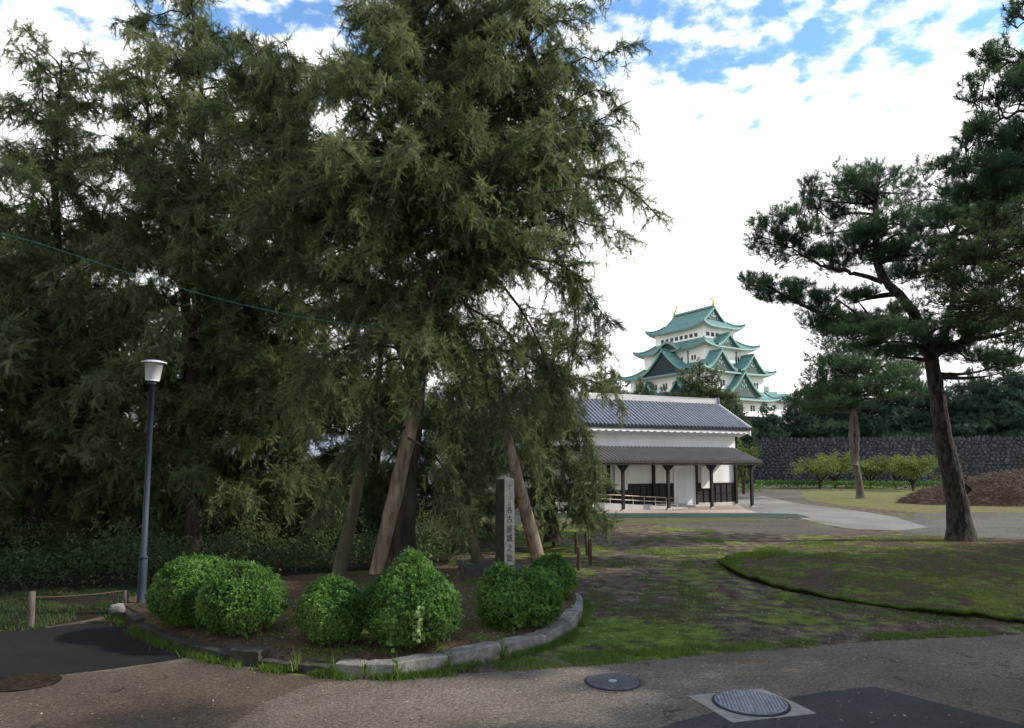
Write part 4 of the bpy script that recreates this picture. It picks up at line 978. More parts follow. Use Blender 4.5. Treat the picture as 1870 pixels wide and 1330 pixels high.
# ------------------------------------------------------------------ stone pillar with inscription
def text_mesh(ch, size, mat, parent, M4, thick=.004, name='inscription'):
    cu = bpy.data.curves.new('t', 'FONT'); cu.body = ch; cu.size = size; cu.align_x = 'CENTER'; cu.align_y = 'CENTER'; cu.extrude = thick; cu.resolution_u = 2
    o = bpy.data.objects.new('t', cu); COL.objects.link(o); dg = bpy.context.evaluated_depsgraph_get()
    me = bpy.data.meshes.new_from_object(o.evaluated_get(dg)); bpy.data.objects.remove(o); bpy.data.curves.remove(cu)
    me.transform(M4); return link(name, me, mat, parent)
def pillar():
    b = G(922, 1050, .1); Y = b[1]; k = Y/F
    rz = R(43)
    root = thing('stone_pillar', 'square granite pillar with carved black inscription beside the right log', 'monument', (b[0], Y, 0), rz)
    # square shaft seen on edge: right face carries the text
    w = .145; top = at(921, 868, Y)[2]
    bm = bmesh.new(); n = 14
    rings = []
    for i in range(n+1):
        z = .02+(top-.08-.02)*i/n; q = w*(1-.05*i/n); rings.append([bm.verts.new((sx*q, sy*q, z)) for sx, sy in ((-1, -1), (1, -1), (1, 1), (-1, 1))])
    for i in range(n):
        for a in range(4): bm.faces.new((rings[i][a], rings[i][(a+1) % 4], rings[i+1][(a+1) % 4], rings[i+1][a]))
    ap = bm.verts.new((0, 0, top))
    for a in range(4): bm.faces.new((rings[-1][a], rings[-1][(a+1) % 4], ap))
    bm.faces.new(rings[0][::-1])
    bmesh.ops.bevel(bm, geom=[e for e in bm.edges if abs(e.verts[0].co.z-e.verts[1].co.z) > .05 and abs(e.verts[0].co.x) > .1], offset=.010, segments=2, affect='EDGES')
    me = bpy.data.meshes.new('shaft'); bm.to_mesh(me); bm.free(); sh = link('shaft', me, [M['monument'], M['moss_shade_stone']], root)
    for p in me.polygons:
        if p.normal.x < -.7: p.material_index = 1
    # text on local -Y face (turned towards the right of the camera)
    def M4(z, q): return Matrix.Translation((0.0, -q-.0015, z)) @ Matrix.Rotation(R(90), 4, 'X')
    for ch, py, sz, mt in [('史', 890, .14, 'carve_faint'), ('口', 911, .10, 'carve_faint'), ('の', 920, .10, 'carve_faint'), ('名', 933, .165, 'carve'), ('古', 950, .165, 'carve'), ('屋', 968, .17, 'carve'), ('城', 985, .175, 'carve'), ('之', 1003, .165, 'carve'), ('趾', 1021, .175, 'carve')]:
        z = at(931, py, Y-.2)[2]; q = w*(1-.05*(z/top)); text_mesh(ch, sz, M[mt], root, M4(z, q))
    p = G(878, 1070, .1)
    pl = MB(); pl.box(-.62, .62, -.42, .42, 0, .26); o = pl.build('pillar_plinth', M['plinth']); o.location = (float(at(900, 1060, Y-.05)[0]), Y-.05, .05); o.rotation_euler = (0, 0, R(12))
    tag(o, 'dark weathered stone plinth under the inscribed pillar', 'plinth')
    bv = o.modifiers.new('bevel', 'BEVEL'); bv.width = .03; bv.segments = 2
pillar()
def info_sign():
    Y = 19.5; c = at(940, 958, Y); root = thing('notice_board', 'small pale grey notice plate peeping out behind the stone pillar', 'sign', (c[0]-.10, Y, 0), R(20))
    z0, z1 = at(940, 960, Y)[2], at(940, 920, Y)[2]
    MB().box(-.28, .28, -.015, .015, z0, z1).build('sign_plate', M['sign_white'], root)
    MB().box(-.31, .31, -.05, .05, z1, z1+.03).build('sign_roof', M['post'], root)
    MB().box(-.03, .03, .02, .06, 0, z1-.05).build('sign_post', M['post'], root)
info_sign()

# ------------------------------------------------------------------ manholes
def manhole(label, cx, cy, wpx, bars, rot, centre=False, mt='iron'):
    c = G(cx, cy, 0); r0 = wpx/2*c[1]/F
    root = thing('manhole_cover', label, 'manhole cover', (c[0], c[1], .009), rot)
    MB().lathe([(r0*1.07, -.004), (r0*1.07, .004), (r0*1.01, .006), (r0*1.0, .003), (0.001, .003)], 48).build('frame_ring', M['iron_gap'], root)
    b = MB(); nb = bars; st = 2*r0/nb
    for i in range(nb):
        for j in range(nb):
            x, y = (i+.5)*st-r0, (j+.5)*st-r0
            if math.hypot(x, y) > r0*.95: continue
            s = st*.37; b.box(x-s, x+s, y-s*1.05, y+s*1.05, .003, .011)
    b.build('tread_studs', M[mt], root)
    MB().lathe([(r0*.99, .0), (r0*.99, .012), (r0*.955, .012), (r0*.955, .004)], 48).build('cover_rim', M[mt], root)
    if centre: MB().lathe([(r0*.17, .004), (r0*.17, .0145), (r0*.14, .016), (.001, .016)], 24).build('centre_badge', M['iron_pale'], root)
    return root
q0 = G(1119, 1247); an = np.linspace(0, 6.283, 40)[:-1]
sheet('dirt_round_cover', [(q0[0]+.335*math.cos(a)*(1+.10*math.sin(3*a+1)), q0[1]+.33*math.sin(a)*(1+.12*math.sin(2*a))) for a in an], 0.0062, M['asphalt_brown'], .03, step=.05, world=True)
manhole('small round manhole cover with pale centre badge in the asphalt', 1119, 1247, 92, 18, R(8), True)
sheet('concrete_collar', [(1256, 1271), (1322, 1264), (1391, 1257), (1445, 1280), (1491, 1303), (1415, 1311), (1338, 1319), (1298, 1295)], .0085, M['collar'], .02, step=.1, seed=4)
for o in bpy.data.objects:
    if o.name.startswith('concrete_collar'): o['kind'] = 'thing'; tag(o, 'square pale concrete collar around the larger manhole cover', 'concrete collar')
mh = manhole('larger round manhole cover set in a square concrete collar', 1371, 1286, 124, 20, R(-10), mt='iron_lid'); mh.location.z = .0135
c = G(40, 1248, 0)
pit = MB().lathe([(.34, .002), (.33, .016), (.28, .014), (.2, .018), (.001, .02)], 40).build('drain_cover', M['edge_soil']); pit.location = (float(c[0]), float(c[1]), .006); pit.scale = (1.15, .95, 1)
tag(pit, 'dark soil filled round drain cover at the left edge of the road', 'drain cover')

# ------------------------------------------------------------------ storehouse
def storehouse():
    root = thing('storehouse', 'long white storehouse with grey tiled roof and brown veranda', 'building', (13.5, 38.8, 0), R(23))
    UL, UR, V0, V1 = -17.0, .55, 1.9, 6.3
    def B(name, mat, *boxes, parent=root):
        m = MB()
        for bx in boxes: m.box(*bx)
        return m.build(name, M[mat] if isinstance(mat, str) else mat, parent)
    B('wall', 'white', (UL, UR, V0, V1, .2, 4.75))
    B('stone_base', 'concrete', (UL-.03, UR+.03, V0-.06, V1+.06, 0, .2))
    # upper roof
    ue, ve, ze, vr, zr = 1.09, 1.15, 4.49, 4.1, 6.18
    vb = 2*vr-ve; ul = UL-.6
    s = MB()
    def slope(v): return ze+(zr-ze)*((v-ve)/(vr-ve))
    s.add([(ul, ve, ze), (ue, ve, ze), (ue, vr, zr), (ul, vr, zr), (ul, ve, ze-.14), (ue, ve, ze-.14), (ue, vr, zr-.14), (ul, vr, zr-.14), (ue, vb, ze), (ul, vb, ze), (ue, vb, ze-.14), (ul, vb, ze-.14)],
          [(0, 1, 2, 3), (0, 4, 5, 1), (1, 5, 6, 2), (3, 2, 8, 9), (2, 6, 10, 8), (9, 8, 10, 11), (4, 7, 6, 5), (7, 11, 10, 6), (3, 9, 11, 7), (0, 3, 7, 4)])
    roof = s.build('roof', M['tile_gap'], root)
    t = MB(); u = ul+.1
    while u < ue-.02:
        t.tube([(u, ve-.03, ze+.04), (u, (ve+vr)/2, (ze+zr)/2+.04), (u, vr, zr+.04)], .062, 8); u += .245
    t.build('tile_rolls', M['tile'], roof)
    rg = MB(); rg.box(ul, ue-.05, vr-.16, vr+.16, zr-.02, zr+.24); rg.build('ridge_wall', M['ridge'], roof)
    rc = MB(); rc.tube([(ul, vr, zr+.25), (ue-.02, vr, zr+.25)], .10, 10); rc.build('ridge_cap', M['ridge'], roof)
    en = MB(); en.tube([(ue-.06, vr, zr+.22), (ue+.08, vr, zr+.22)], .17, 14); en.box(ue-.02, ue+.03, vr-.24, vr+.24, zr-.05, zr+.38); en.build('ridge_end_tile', M['tile'], roof)
    vg = MB()
    for k in range(20):
        v = ve+(vr-ve)*(k+.5)/20; vg.lathe([(.05, -.05), (.075, 0), (.075, .02), (.001, .05)], 10, (ue+.03, v, slope(v)+.06))
    vg.build('verge_tiles', M['white'], roof)
    bb = MB(); bb.add([(ue+.004, ve-.02, ze-.15), (ue+.004, ve-.02, ze-.42), (ue+.004, vr, zr-.45), (ue+.004, vr, zr-.15), (ue-.06, ve-.02, ze-.15), (ue-.06, ve-.02, ze-.42), (ue-.06, vr, zr-.45), (ue-.06, vr, zr-.15)],
      [(0, 1, 2, 3), (4, 7, 6, 5), (0, 4, 5, 1), (1, 5, 6, 2), (2, 6, 7, 3), (3, 7, 4, 0)]); bb.build('barge_board', M['white'], roof)
    # scalloped plaster eave
    n = int((ue-ul)/.44); P = []
    for i in range(n*8+1):
        q = ul+(ue-ul)*i/(n*8); dz = .075*abs(math.sin(math.pi*i/8)); P.append((q, dz))
    sc = MB()
    vs = []
    for q, dz in P: vs += [(q, ve+.05, ze-.145), (q, ve+.05, ze-.24-dz), (q, V0+.02, ze-.42-dz*.9)]
    sc.add(vs, [(3*i+k, 3*i+k+1, 3*i+k+4, 3*i+k+3) for i in range(len(P)-1) for k in (0, 1)]); sc.build('scalloped_eave', M['white'], root)
    # veranda roof
    va, za, vw, zw, ur = -.38, 2.58, V0-.003, 3.36, .46
    m = MB(); m.add([(UL, va, za), (ur, va, za), (ur+.05, vw, zw), (UL, vw, zw), (UL, va, za-.10), (ur, va, za-.10), (ur+.05, vw, zw-.10), (UL, vw, zw-.10)],
       [(0, 1, 2, 3), (0, 4, 5, 1), (1, 5, 6, 2), (4, 7, 6, 5), (0, 3, 7, 4)])
    vrf = m.build('veranda_roof', M['metal_dark'], root)
    m = MB(); u = UL+.05
    while u < ur: m.tube([(u, va-.01, za+.012), (u+.0, vw, zw+.012)], .046, 6); u += .25
    m.build('roof_seams', M['metal_roof'], vrf)
    B('fascia_beam', 'timber', (UL, ur-.02, va+.03, va+.11, za-.22, za-.105), parent=vrf)
    # veranda posts with brackets
    for u in (0, -2.8, -5.65, -8.45, -11.3, -14.1):
        p = MB(); p.box(u-.07, u+.07, -.07, .07, .08, za-.12); pp = p.build('veranda_post', M['timber'], root)
        q = MB(); q.box(u-.11, u+.11, -.11, .11, 0, .08); q.build('post_base', M['concrete'], pp)
        q = MB()
        for sg in (-1, 1): q.add([(u+sg*.07, -.05, za-.55), (u+sg*.45, -.05, za-.13), (u+sg*.07, -.05, za-.13), (u+sg*.07, .05, za-.55), (u+sg*.45, .05, za-.13), (u+sg*.07, .05, za-.13)], [(0, 1, 2), (3, 5, 4), (0, 3, 4, 1), (1, 4, 5, 2), (0, 2, 5, 3)])
        q.build('bracket', M['timber'], pp)
    for u in (.48, -2.38, -5.3, -8.2, -11.0):
        p = MB(); p.box(u-.07, u+.07, V0-.15, V0-.004, .1, 2.95); p.build('wall_post', M['timber'], root)
    # wainscot panels with battens
    def wains(a, b):
        w = B('wainscot', 'wainscot', (a, b, V0-.045, V0-.003, .2, 1.30))
        bt = MB(); bt.box(a, b, V0-.075, V0-.047, 1.24, 1.33); bt.box(a, b, V0-.07, V0-.047, .72, .755)
        u = a+.02
        while u < b: bt.box(u, u+.04, V0-.085, V0-.047, .2, 1.24); u += .42
        bt.build('batten', M['timber'], w)
    wains(-10.4, -3.95); wains(-2.3, .40)
    B('door', 'door', (-3.83, -2.52, V0-.05, V0-.003, .1, 2.2))
    for o in [B('door_frame', 'white', (-3.93, -3.83, V0-.09, V0-.003, .1, 2.32), (-2.52, -2.46, V0-.09, V0-.003, .1, 2.32), (-3.83, -2.52, V0-.09, V0-.003, 2.2, 2.32))]: pass
    B('door_seam', 'sign_white', (-3.18, -3.16, V0-.056, V0-.051, .12, 2.2)); B('door_step', 'concrete', (-4.0, -2.4, V0-.5, V0-.061, 0, .1))
    B('wall_shutter', 'white', (-2.08, -1.36, V0-.14, V0-.086, 1.02, 2.3)); B('wall_shutter', 'white', (-7.85, -7.05, V0-.14, V0-.086, 1.0, 2.4))
    # ramp
    r = MB(); a, b2 = -10.4, -4.0
    r.add([(a, .45, 0), (b2, .45, 0), (b2, .45, .04), (a, .45, .48), (a, V0-.1, 0), (b2, V0-.1, 0), (b2, V0-.1, .04), (a, V0-.1, .48)], [(0, 1, 2, 3), (4, 7, 6, 5), (3, 2, 6, 7), (0, 3, 7, 4)])
    r.build('ramp', M['concrete'], root)
    h = MB()
    for dz in (.85, .62): h.tube([(-10.34, .55, .06+dz), (-4.6, .55, -.30+dz)], .022, 8)
    n = 9
    for i in range(n):
        s2 = i/(n-1); u = -10.3+5.6*s2; h.tube([(u, .55, .48-.44*s2), (u, .55, .91-.36*s2)], .02, 8)
    h.build('handrail', M['rail'], root)
    for k in range(4): B('ramp_stair', 'concrete', (-12.4-.0, -10.42-.26*k, .45-.0, V0-.1, .121*k, .121*(k+1)-.012*(k > 5)))
    B('downpipe', 'lamp_paint', (UR+.02, UR+.09, V0+.05, V0+.12, 0, 4.2))
storehouse()
# white wall glimpsed between trunks on the left
def left_hall():
    root = thing('white_hall', 'low white building glimpsed between the dark trunks on the left', 'building', (-16, 44, 0), R(6))
    MB().box(-16, 14, 0, 8, 0, 2.6).build('wall', M['white'], root)
    MB().box(-16.02, 14.02, -.05, -.003, .5, 1.6).build('wainscot', M['wainscot'], root)
    p = MB(); p.add([(-16.6, -.8, 2.5), (14.6, -.8, 2.5), (14.6, 4, 4.6), (-16.6, 4, 4.6), (-16.6, 8.8, 2.5), (14.6, 8.8, 2.5)], [(0, 1, 2, 3), (3, 2, 5, 4), (0, 3, 4), (1, 5, 2), (0, 4, 5, 1)]); p.build('roof', M['tile'], root)
left_hall()
def green_mat():
    n, m = 140, 8; P = np.zeros((m, n, 3)); r = np.random.default_rng(2)
    for i in range(m):
        for j in range(n):
            x = -14+27.4*j/(n-1); y = 31.0+2.6*i/(m-1)
            P[i, j] = (x, y, .015+.07*math.sin(math.pi*i/(m-1))*(.7+.8*mnoise.noise(Vector((x*1.2, y, 0))))+.015*mnoise.noise(Vector((x*4, y*3, 0))))
    o = MB().grid(P).build('green_ground_mat', M['net']); tag(o, 'long rumpled dark green mat laid in front of the storehouse paving', 'ground mat')
green_mat()

# ------------------------------------------------------------------ castle keep
def castle():
    cx, cy = 65.5, 243.0; ang = R(32)
    root = thing('castle_keep', 'white tiered castle keep with green copper roofs and golden fish', 'castle', (cx, cy, 0), ang)
    def wall(a, b, z0, z1, name='wall'):
        MB().box(-a, a, -b, b, z0, z1).build(name, M['castle_white'], root)
    def hip(a0, b0, z0, a1, b1, z1, up):
        nu, nv = 33, 9; top = MB(); sof = MB(); rid = []
        for side in range(4):
            def pt(u, v, dz=0.0):
                w = max(0., v)
                f = 1-(1-w)**1.55
                if side % 2 == 0: x = u*(a0+(a1-a0)*v); y = -(b0+(b1-b0)*v)
                else: y = u*(b0+(b1-b0)*v); x = (a0+(a1-a0)*v)
                if side >= 2: x, y = -x, -y
                return (x, y, z0+(z1-z0)*f+up*abs(u)**4.5*w**2+dz)
            us = np.linspace(-1, 1, nu); vv = np.linspace(0, 1, nv)
            rows = [[pt(u, v) for u in us] for v in vv]+[[pt(u, 1, -.55) for u in us]]
            top.grid(rows)
            sof.grid([[pt(u, .985, -.56) for u in us], [pt(u, .35, -.56-(z0-z1)*.52+.5) for u in us]])
            rid.append([pt(1, v, .18) for v in vv])
        o = top.build('roof', M['copper'], root); sof.build('soffit', M['soffit'], o); [MB().tube(q, .32, 6).build('hip_ridge', M['copper_edge'], o) for q in rid]; return o
    def gable(face, off, zb, w, h, d, front, kind='tri', panel='copper_dark'):
        """face 'R' (local -Y) or 'L' (local -X); off along the face, front = distance of the gable front from the centre"""
        def L(s, t, z):   # s along face, t inward
            return (s+off, -front+t, z) if face == 'R' else (-front+t, -(s+off), z)
        n = 25; xs = np.linspace(-1, 1, n)
        if kind == 'tri': pz = [h*((1-abs(x))**1.38)+.10*h*abs(x)**5 for x in xs]
        else: pz = [h*(.5+.5*math.cos(math.pi*x))**.85+.06*h*abs(x)**4 for x in xs]
        m = MB()
        rows = [[L(x*w, t, zb+z) for x, z in zip(xs, pz)] for t in (-.5, d)]
        m.grid([[L(x*w, -.5, zb+z-.75) for x, z in zip(xs, pz)]]+rows)
        o = m.build('gable_roof', M['copper'], root)
        e = MB(); e.grid([[L(x*w, -.56, zb+z+.12) for x, z in zip(xs, pz)], [L(x*w, -.56, zb+z-.62) for x, z in zip(xs, pz)]])
        e.grid([[L(x*w, -.56, zb+z+.12) for x, z in zip(xs, pz)], [L(x*w, .3, zb+z+.12) for x, z in zip(xs, pz)]])
        e.grid([[L(x*w, .0, zb+z-.75) for x, z in zip(xs, pz)], [L(x*w, -.5, zb+z-.75) for x, z in zip(xs, pz)]])
        e.build('barge_board', M['copper_edge'], o)
        p = MB(); c = L(0, .25, zb-.4)
        vs = [L(x*w*.97, .25, zb+z-.5) for x, z in zip(xs, pz)]+[L(x*w*.97, .25, zb-.45) for x in xs]
        p.add(vs, [(i, i+1, n+i+1, n+i) for i in range(n-1)]); p.build('gable_panel', M[panel], o)
        if kind == 'tri':
            q = MB(); q.tube([L(0, -.6, zb+h+.15), L(0, d, zb+h+.15)], .34, 6); q.build('gable_ridge', M['copper_edge'], o)
            if panel == 'copper_dark':
                q = MB()
                for s, zz, rr in ((0, .60, .5), (-.11, .42, .42), (.11, .42, .42), (0, .36, .35), (-.22, .26, .3), (.22, .26, .3)):
                    q.tube([L(s*w, .12, zb+zz*h), L(s*w, .24, zb+zz*h)], rr, 10)
                q.build('gable_ornament', M['copper_edge'], o)
        return o
    def windows(face, z0, z1, front, offs, ww):
        for s in offs:
            m = MB()
            for q in ((-.62, .62) if ww < 1 else (0,)):
                if face == 'R': m.box(s+q-ww/2, s+q+ww/2, -front-.06, -front+.2, z0, z1)
                else: m.box(-front-.06, -front+.2, -(s+q)-ww/2, -(s+q)+ww/2, z0, z1)
            m.build('window', M['window'], root)
    A5, B5, A4, B4, A2, B2, A1, B1 = 7.8, 11.6, 10.7, 14.6, 14.8, 17.6, 15.6, 18.8
    # stone base, floors
    s = MB(); s.add([(-19, -21, -.2), (19, -21, -.2), (19, 21, -.2), (-19, 21, -.2), (-15, -17.2, 18.5), (15, -17.2, 18.5), (15, 17.2, 18.5), (-15, 17.2, 18.5)], [(0, 1, 5, 4), (1, 2, 6, 5), (2, 3, 7, 6), (3, 0, 4, 7), (4, 5, 6, 7)]); s.build('stone_base', M['plinth'], root)
    wall(A1, B1, 18.5, 25.2); wall(A2, B2, 25.2, 33.4); wall(A4, B4, 33.4, 42.4); wall(A5, B5, 42.4, 50.2)
    hip(A2, B2, 27.2, A1+2.5, B1+2.5, 23.9, 1.0)
    hip(A4, B4, 36.8, A2+3.2, B2+2.9, 32.7, 1.5)
    hip(A5, B5, 45.4, A4+3.0, B4+2.7, 41.7, 1.6)
    # top roof: hip below, gabled above, ridge along local Y
    hip(5.6, 9.0, 52.4, A5+2.6, B5+2.5, 49.3, 1.7)
    n = 15; xs = np.linspace(-1, 1, n); zt = 57.2; z0 = 52.0
    prof = [z0+(zt-z0)*(1-abs(x))**1.22 for x in xs]
    m = MB(); m.grid([[(x*5.8, y, z) for x, z in zip(xs, prof)] for y in (-9.7, 9.7)]); o = m.build('roof', M['copper'], root)
    for sg in (-1, 1):
        e = MB(); e.grid([[(x*5.8, sg*9.75, z+.15) for x, z in zip(xs, prof)], [(x*5.8, sg*9.75, z-.65) for x, z in zip(xs, prof)]]); e.grid([[(x*5.8, sg*9.75, z+.15) for x, z in zip(xs, prof)], [(x*5.8, sg*8.8, z+.15) for x, z in zip(xs, prof)]]); e.build('barge_board', M['copper_edge'], o)
        p = MB(); p.add([(x*5.7, sg*9.0, z-.3) for x, z in zip(xs, prof)]+[(x*5.7, sg*9.0, z0-.2) for x in xs], [(i, i+1, n+i+1, n+i) for i in range(n-1)]); p.build('gable_panel', M['copper_dark'], o)
        q = MB()
        for s2, zz, rr in ((0, 3.0, .6), (-.9, 2.0, .5), (.9, 2.0, .5), (0, 1.9, .5), (-1.9, 1.2, .35), (1.9, 1.2, .35)): q.tube([(s2, sg*9.02, z0+zz), (s2, sg*9.2, z0+zz)], rr, 10)
        q.build('gable_ornament', M['copper_edge'], o)
        # golden fish: curved body, raised forked tail
        f = MB(); y = sg*9.2; d = -sg
        f.tube([(0, y, zt+.3), (0, y+.15*d*-1, zt+1.0), (0, y-.05*d, zt+1.7), (0, y+.35*d, zt+2.3), (0, y+.75*d, zt+2.75)], [.62, .58, .42, .27, .12], 10)
        for q in (-.5, 0, .5): f.tube([(0, y+.5*d, zt+2.45), (q*.8, y+(.9+abs(q)*.2)*d, zt+3.0), (q*1.5, y+(.8-.4*abs(q))*d, zt+3.5)], [.16, .22, .04], 6)
        for q in (-1, 1): f.tube([(q*.4, y, zt+.8), (q*1.0, y-.1*d, zt+1.25)], [.25, .04], 6)
        f.build('golden_fish', M['gold'], root)
        l = MB(); l.tube([(0, sg*6.2, zt), (0, sg*6.2, zt+4.2)], .05, 5); l.build('lightning_rod', M['window'], root)
    q = MB(); q.box(-.5, .5, -9.8, 9.8, zt-.1, zt+.55); q.build('main_ridge', M['copper_edge'], o)
    # gables
    gable('R', -1.0, 42.1, 5.8, 4.4, 5.5, B4+1.8)
    gable('L', 0.0, 41.7, 6.4, 3.2, 6, A4+2.9, 'kara', 'dark_gable')
    gable('R', -8.6, 33.2, 7.2, 6.6, 7, B2+1.9); gable('R', 7.0, 33.2, 6.8, 6.2, 7, B2+1.9)
    gable('L', .5, 33.2, 11.0, 8.6, 8, A2+1.6, 'tri', 'dark_gable')
    gable('R', 1.0, 25.2, 9.0, 8.0, 6, B1+1.8)
    gable('L', -6.5, 24.8, 5.6, 6.2, 6, A1+1.6, 'tri', 'dark_gable'); gable('L', 8.0, 24.8, 5.6, 6.2, 6, A1+1.6, 'tri', 'dark_gable')
    windows('R', 46.0, 47.3, B5, [-6, -3.6, -1.2, 1.2, 3.6, 6], 1.5); windows('L', 46.0, 47.3, A5, [-8, -5.7, -3.4, -1.1, 1.2, 3.5, 5.8, 8], 1.4)
    m = MB(); m.box(-A5-.05, A5+.05, -B5-.10, -B5-.003, 45.3, 45.75); m.build('window_sill', M['soffit'], root)
    windows('R', 37.6, 39.2, B4, [-8.5, -1.2, 5.0, 8.6], .75); windows('L', 37.6, 39.2, A4, [-9.5, -4.6, 3.5, 9.5], .75)
    windows('R', 28.3, 30.2, B2, [-10.5, -6.2, 10.6], .8); windows('L', 28.3, 30.2, A2, [-12, -5, 0, 4.5, 12], .8)
    windows('R', 20.2, 22.2, B1, [-11, -5, 1, 7, 12], .85); windows('L', 20.2, 22.2, A1, [-12, -4, 4, 12], .85)
    # downpipes
    for x in (-5.4, 4.4): MB().box(x-.12, x+.12, -B4-.3, -B4-.08, 36.5, 41.0).build('downpipe', M['window'], root)
    MB().box(-A4-.3, -A4-.08, -7.2, -6.96, 36.5, 41.0).build('downpipe', M['window'], root)
    # small linked wing to the right
    def wing():
        wx0, wx1, wy0, wy1 = A1+.003, A1+17, -17.5, -7
        MB().box(wx0, wx1, wy0, wy1, 12, 25.2).build('annex_wall', M['castle_white'], root)
        n2 = 9; rows = []
        for k in range(n2):
            s = k/(n2-1); y = wy0-1.8+(wy1-wy0+3.6)*s; z = 24.6+3.2*(1-abs(2*s-1))**1.2; rows.append([(wx0-1.5+(wx1-wx0+3.3)*j/12, y, z+(.6*(j/12)**4)) for j in range(13)])
        ro = MB().grid(rows).build('annex_roof', M['copper'], root)
        rr = MB(); rr.box(wx0+1, wx1-4, -12.6, -11.9, 27.6, 28.5); rr.box(wx0+5.6, wx0+8, -12.9, -11.6, 28.5, 30.2); rr.build('ridge', M['copper_edge'], ro)
        xs2 = np.linspace(-1, 1, 21); pz = [2.0*(.5+.5*math.cos(math.pi*x))**.85 for x in xs2]
        k = MB(); k.grid([[(wx0+9.5+x*4.4, y, 24.7+z) for x, z in zip(xs2, pz)] for y in (-19.9, -14)]); k.grid([[(wx0+9.5+x*4.4, -19.92, 24.75+z) for x, z in zip(xs2, pz)], [(wx0+9.5+x*4.4, -19.92, 24.1+z) for x, z in zip(xs2, pz)]]); k.build('curved_gable', M['copper_edge'], ro)
        d = MB(); d.add([(wx0+9.5+x*3.7, -19.4, 24.1+z) for x, z in zip(xs2, pz)]+[(wx0+9.5+x*3.7, -19.4, 23.9) for x in xs2], [(i, i+1, 21+i+1, 21+i) for i in range(20)]); d.build('gable_panel', M['dark_gable'], ro)
    wing()
castle()

# ------------------------------------------------------------------ grass blades, weeds, fallen leaves
def blades(name, P, hgt, wid, seed, mat='grass', tint=.45, lean=.5):
    r = np.random.default_rng(seed); n = len(P)
    D = unit(r.normal(0, lean, (n, 3))*np.array([1, 1, .2])+np.array([0, 0, 1])); a = r.uniform(0, 6.28, n); S = np.stack([np.cos(a), np.sin(a), 0*a], 1)
    T = tri_leaves(P, D, S, hgt*r.uniform(.5, 1.4, n), wid*r.uniform(.7, 1.3, n))
    cl = np.array([mnoise.noise(Vector((q[0]*1.1, q[1]*1.1, seed))) for q in P])
    o = link(name, arr_mesh(name, T, np.arange(n*3), 3, np.clip(tint+.35*cl+r.normal(0, .12, n), 0, 1)), M[mat]); tag(o, kind='stuff'); return o
def nz2(P, s, k): return np.array([mnoise.noise(Vector((q[0]*s, q[1]*s, k)))+.5*mnoise.noise(Vector((q[0]*s*3.1, q[1]*s*3.1, k+7))) for q in P])
r = np.random.default_rng(90)
def scatter(poly_px, n, z=.003, thr=None, s=.6, k=3):
    poly = np.array([G(x, y)[:2] for x, y in poly_px]); lo, hi = poly.min(0), poly.max(0)
    P = r.uniform(lo, hi, (int(n*1.9), 2)); P = P[inside(P, poly)]
    if thr is not None: P = P[nz2(P, s, k) > thr]
    return np.c_[P, np.full(len(P), z)]
field = [(1068, 1140), (1075, 1060), (1100, 990), (1300, 960), (1330, 1000), (1312, 1027), (1350, 1056), (1500, 1096), (1870, 1146), (1990, 1156), (1870, 1158), (1600, 1170), (1300, 1193), (1050, 1216), (1000, 1192)]
P = scatter(field, 60000, thr=.12, s=.55, k=3.0); o = blades('short_grass', P, .045, .012, 91, tint=.40)
edge_px = [(1000, 1200), (1100, 1190), (1300, 1178), (1480, 1168), (1600, 1160), (1870, 1148), (1870, 1160), (1600, 1173), (1480, 1183), (1300, 1197), (1100, 1217), (1000, 1224), (830, 1238), (640, 1246), (480, 1226), (480, 1218), (640, 1238), (820, 1226), (920, 1206)]
P = scatter(edge_px, 26000, thr=-.1, s=1.5, k=4.0); blades('verge_grass', P, .065, .012, 92, tint=.55)
# grass tight against the kerb
K = smooth_path(KERB, 400); n = 9000; i = r.integers(0, 400, n); cen = G(640, 1090)
out = unit((K-cen)*np.array([1, 1, 0])); P = K[i]+out[i]*np.abs(r.normal(0, .07, n))[:, None]; P[:, 2] = .005
P = P[nz2(P, 2.2, 1.0) > -.25]; blades('kerb_weeds', P, .085, .012, 93, tint=.5)
# tufts in kerb joints
P = []
for q in [KERB[6], KERB[7], KERB[8], KERB[9], KERB[5], KERB[10]]:
    k = r.integers(20, 60); P.append(np.c_[q[0]+r.normal(0, .03, k), q[1]-.01+r.normal(0, .03, k), np.full(k, .04)])
blades('joint_weeds', np.concatenate(P), .20, .012, 94, tint=.6, lean=.45)
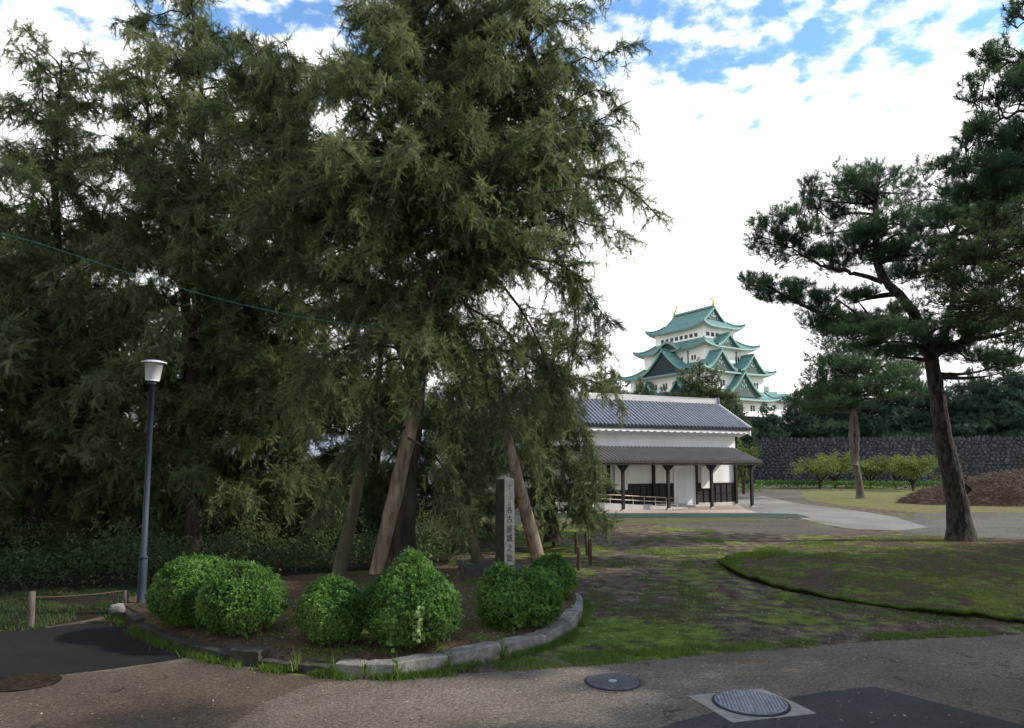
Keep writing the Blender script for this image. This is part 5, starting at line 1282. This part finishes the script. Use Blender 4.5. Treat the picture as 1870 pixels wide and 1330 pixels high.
# bed weeds and island grass
bedpoly = [(1040, 1110), (1020, 1150), (900, 1188), (720, 1222), (600, 1222), (480, 1206), (370, 1180), (250, 1135), (300, 1100), (600, 1080), (860, 1070), (1000, 1080)]
P = scatter(bedpoly, 16000, z=BEDZ+.0, thr=.0, s=1.4, k=6.0); blades('bed_weeds', P, .055, .012, 95, tint=.45)
Q = ISL.reshape(-1, 3); n = 52000; ii = r.integers(0, 25, n); jj = r.integers(0, 89, n); a, b = r.random((n, 1)), r.random((n, 1))
P = (ISL[ii, jj]*(1-a)+ISL[ii+1, jj]*a)*(1-b)+(ISL[ii, jj+1]*(1-a)+ISL[ii+1, jj+1]*a)*b
P = P[(nz2(P, .8, 8.0) > .05) & (P[:, 0] < 18)]; blades('island_grass', P, .045, .014, 96, tint=.45)
n = 11000; jj = r.integers(0, 89, n); a = r.random((n, 1)); P = ISL[0, jj]*(1-a)+ISL[0, jj+1]*a; P[:, 2] -= .01; blades('island_edge_grass', P, .07, .014, 97, tint=.45, lean=.8)
leftpoly = [(-200, 1165), (60, 1152), (215, 1118), (300, 1085), (250, 1075), (-200, 1090)]
P = scatter(leftpoly, 14000, thr=-.15, s=1.0, k=2.0); blades('shaded_grass', P, .07, .012, 98, tint=.12, mat='torreya')
P = scatter([(560, 1000), (1080, 985), (1100, 960), (560, 950)], 16000, thr=-.1, s=.6, k=2.0); blades('lawn_behind_bed', P, .06, .02, 99, tint=.5)
def litter():
    M['litter'] = leaf_mat('dry_leaf', (.10, .055, .028), (.24, .17, .09), (.42, .36, .24), .2)
    n = 420; P = scatter([(0, 1320), (0, 1240), (400, 1215), (700, 1250), (1050, 1225), (1870, 1165), (1870, 1325)], n, z=.014)
    P2 = scatter(field, 900, z=.012); P3 = scatter(bedpoly, 2600, z=BEDZ+.02); P = np.concatenate([P, P2, P3]); n = len(P)
    D = unit(r.normal(0, 1, (n, 3))*np.array([1, 1, .15])); S = unit(np.cross(D, np.array([0, 0, 1.0])+r.normal(0, .2, (n, 3)))); L = r.uniform(.015, .045, n)
    T = kite_leaves(P, D, S, L, L*.55); o = link('fallen_leaves', arr_mesh('fallen_leaves', T, np.arange(n*4), 4, r.random(n)), M['litter']); tag(o, kind='stuff')
    # pebbles on the bare soil
    n = 500; P = scatter(field, n, z=.002); n = len(P); vs, fs = [], []
    oc = np.array([(1, 0, 0), (0, 1, 0), (-1, 0, 0), (0, -1, 0), (0, 0, .7)]); sz = r.uniform(.006, .022, n)
    V = P[:, None, :]+oc[None]*sz[:, None, None]*r.uniform(.7, 1.3, (n, 5, 1)); b = np.arange(n)[:, None, None]*5
    Fc = np.array([[0, 1, 4], [1, 2, 4], [2, 3, 4], [3, 0, 4]])[None]+b
    o = link('pebbles', arr_mesh('pebbles', V.reshape(-1, 3), Fc.reshape(-1, 3), 3), M['collar']); tag(o, kind='stuff')
litter()
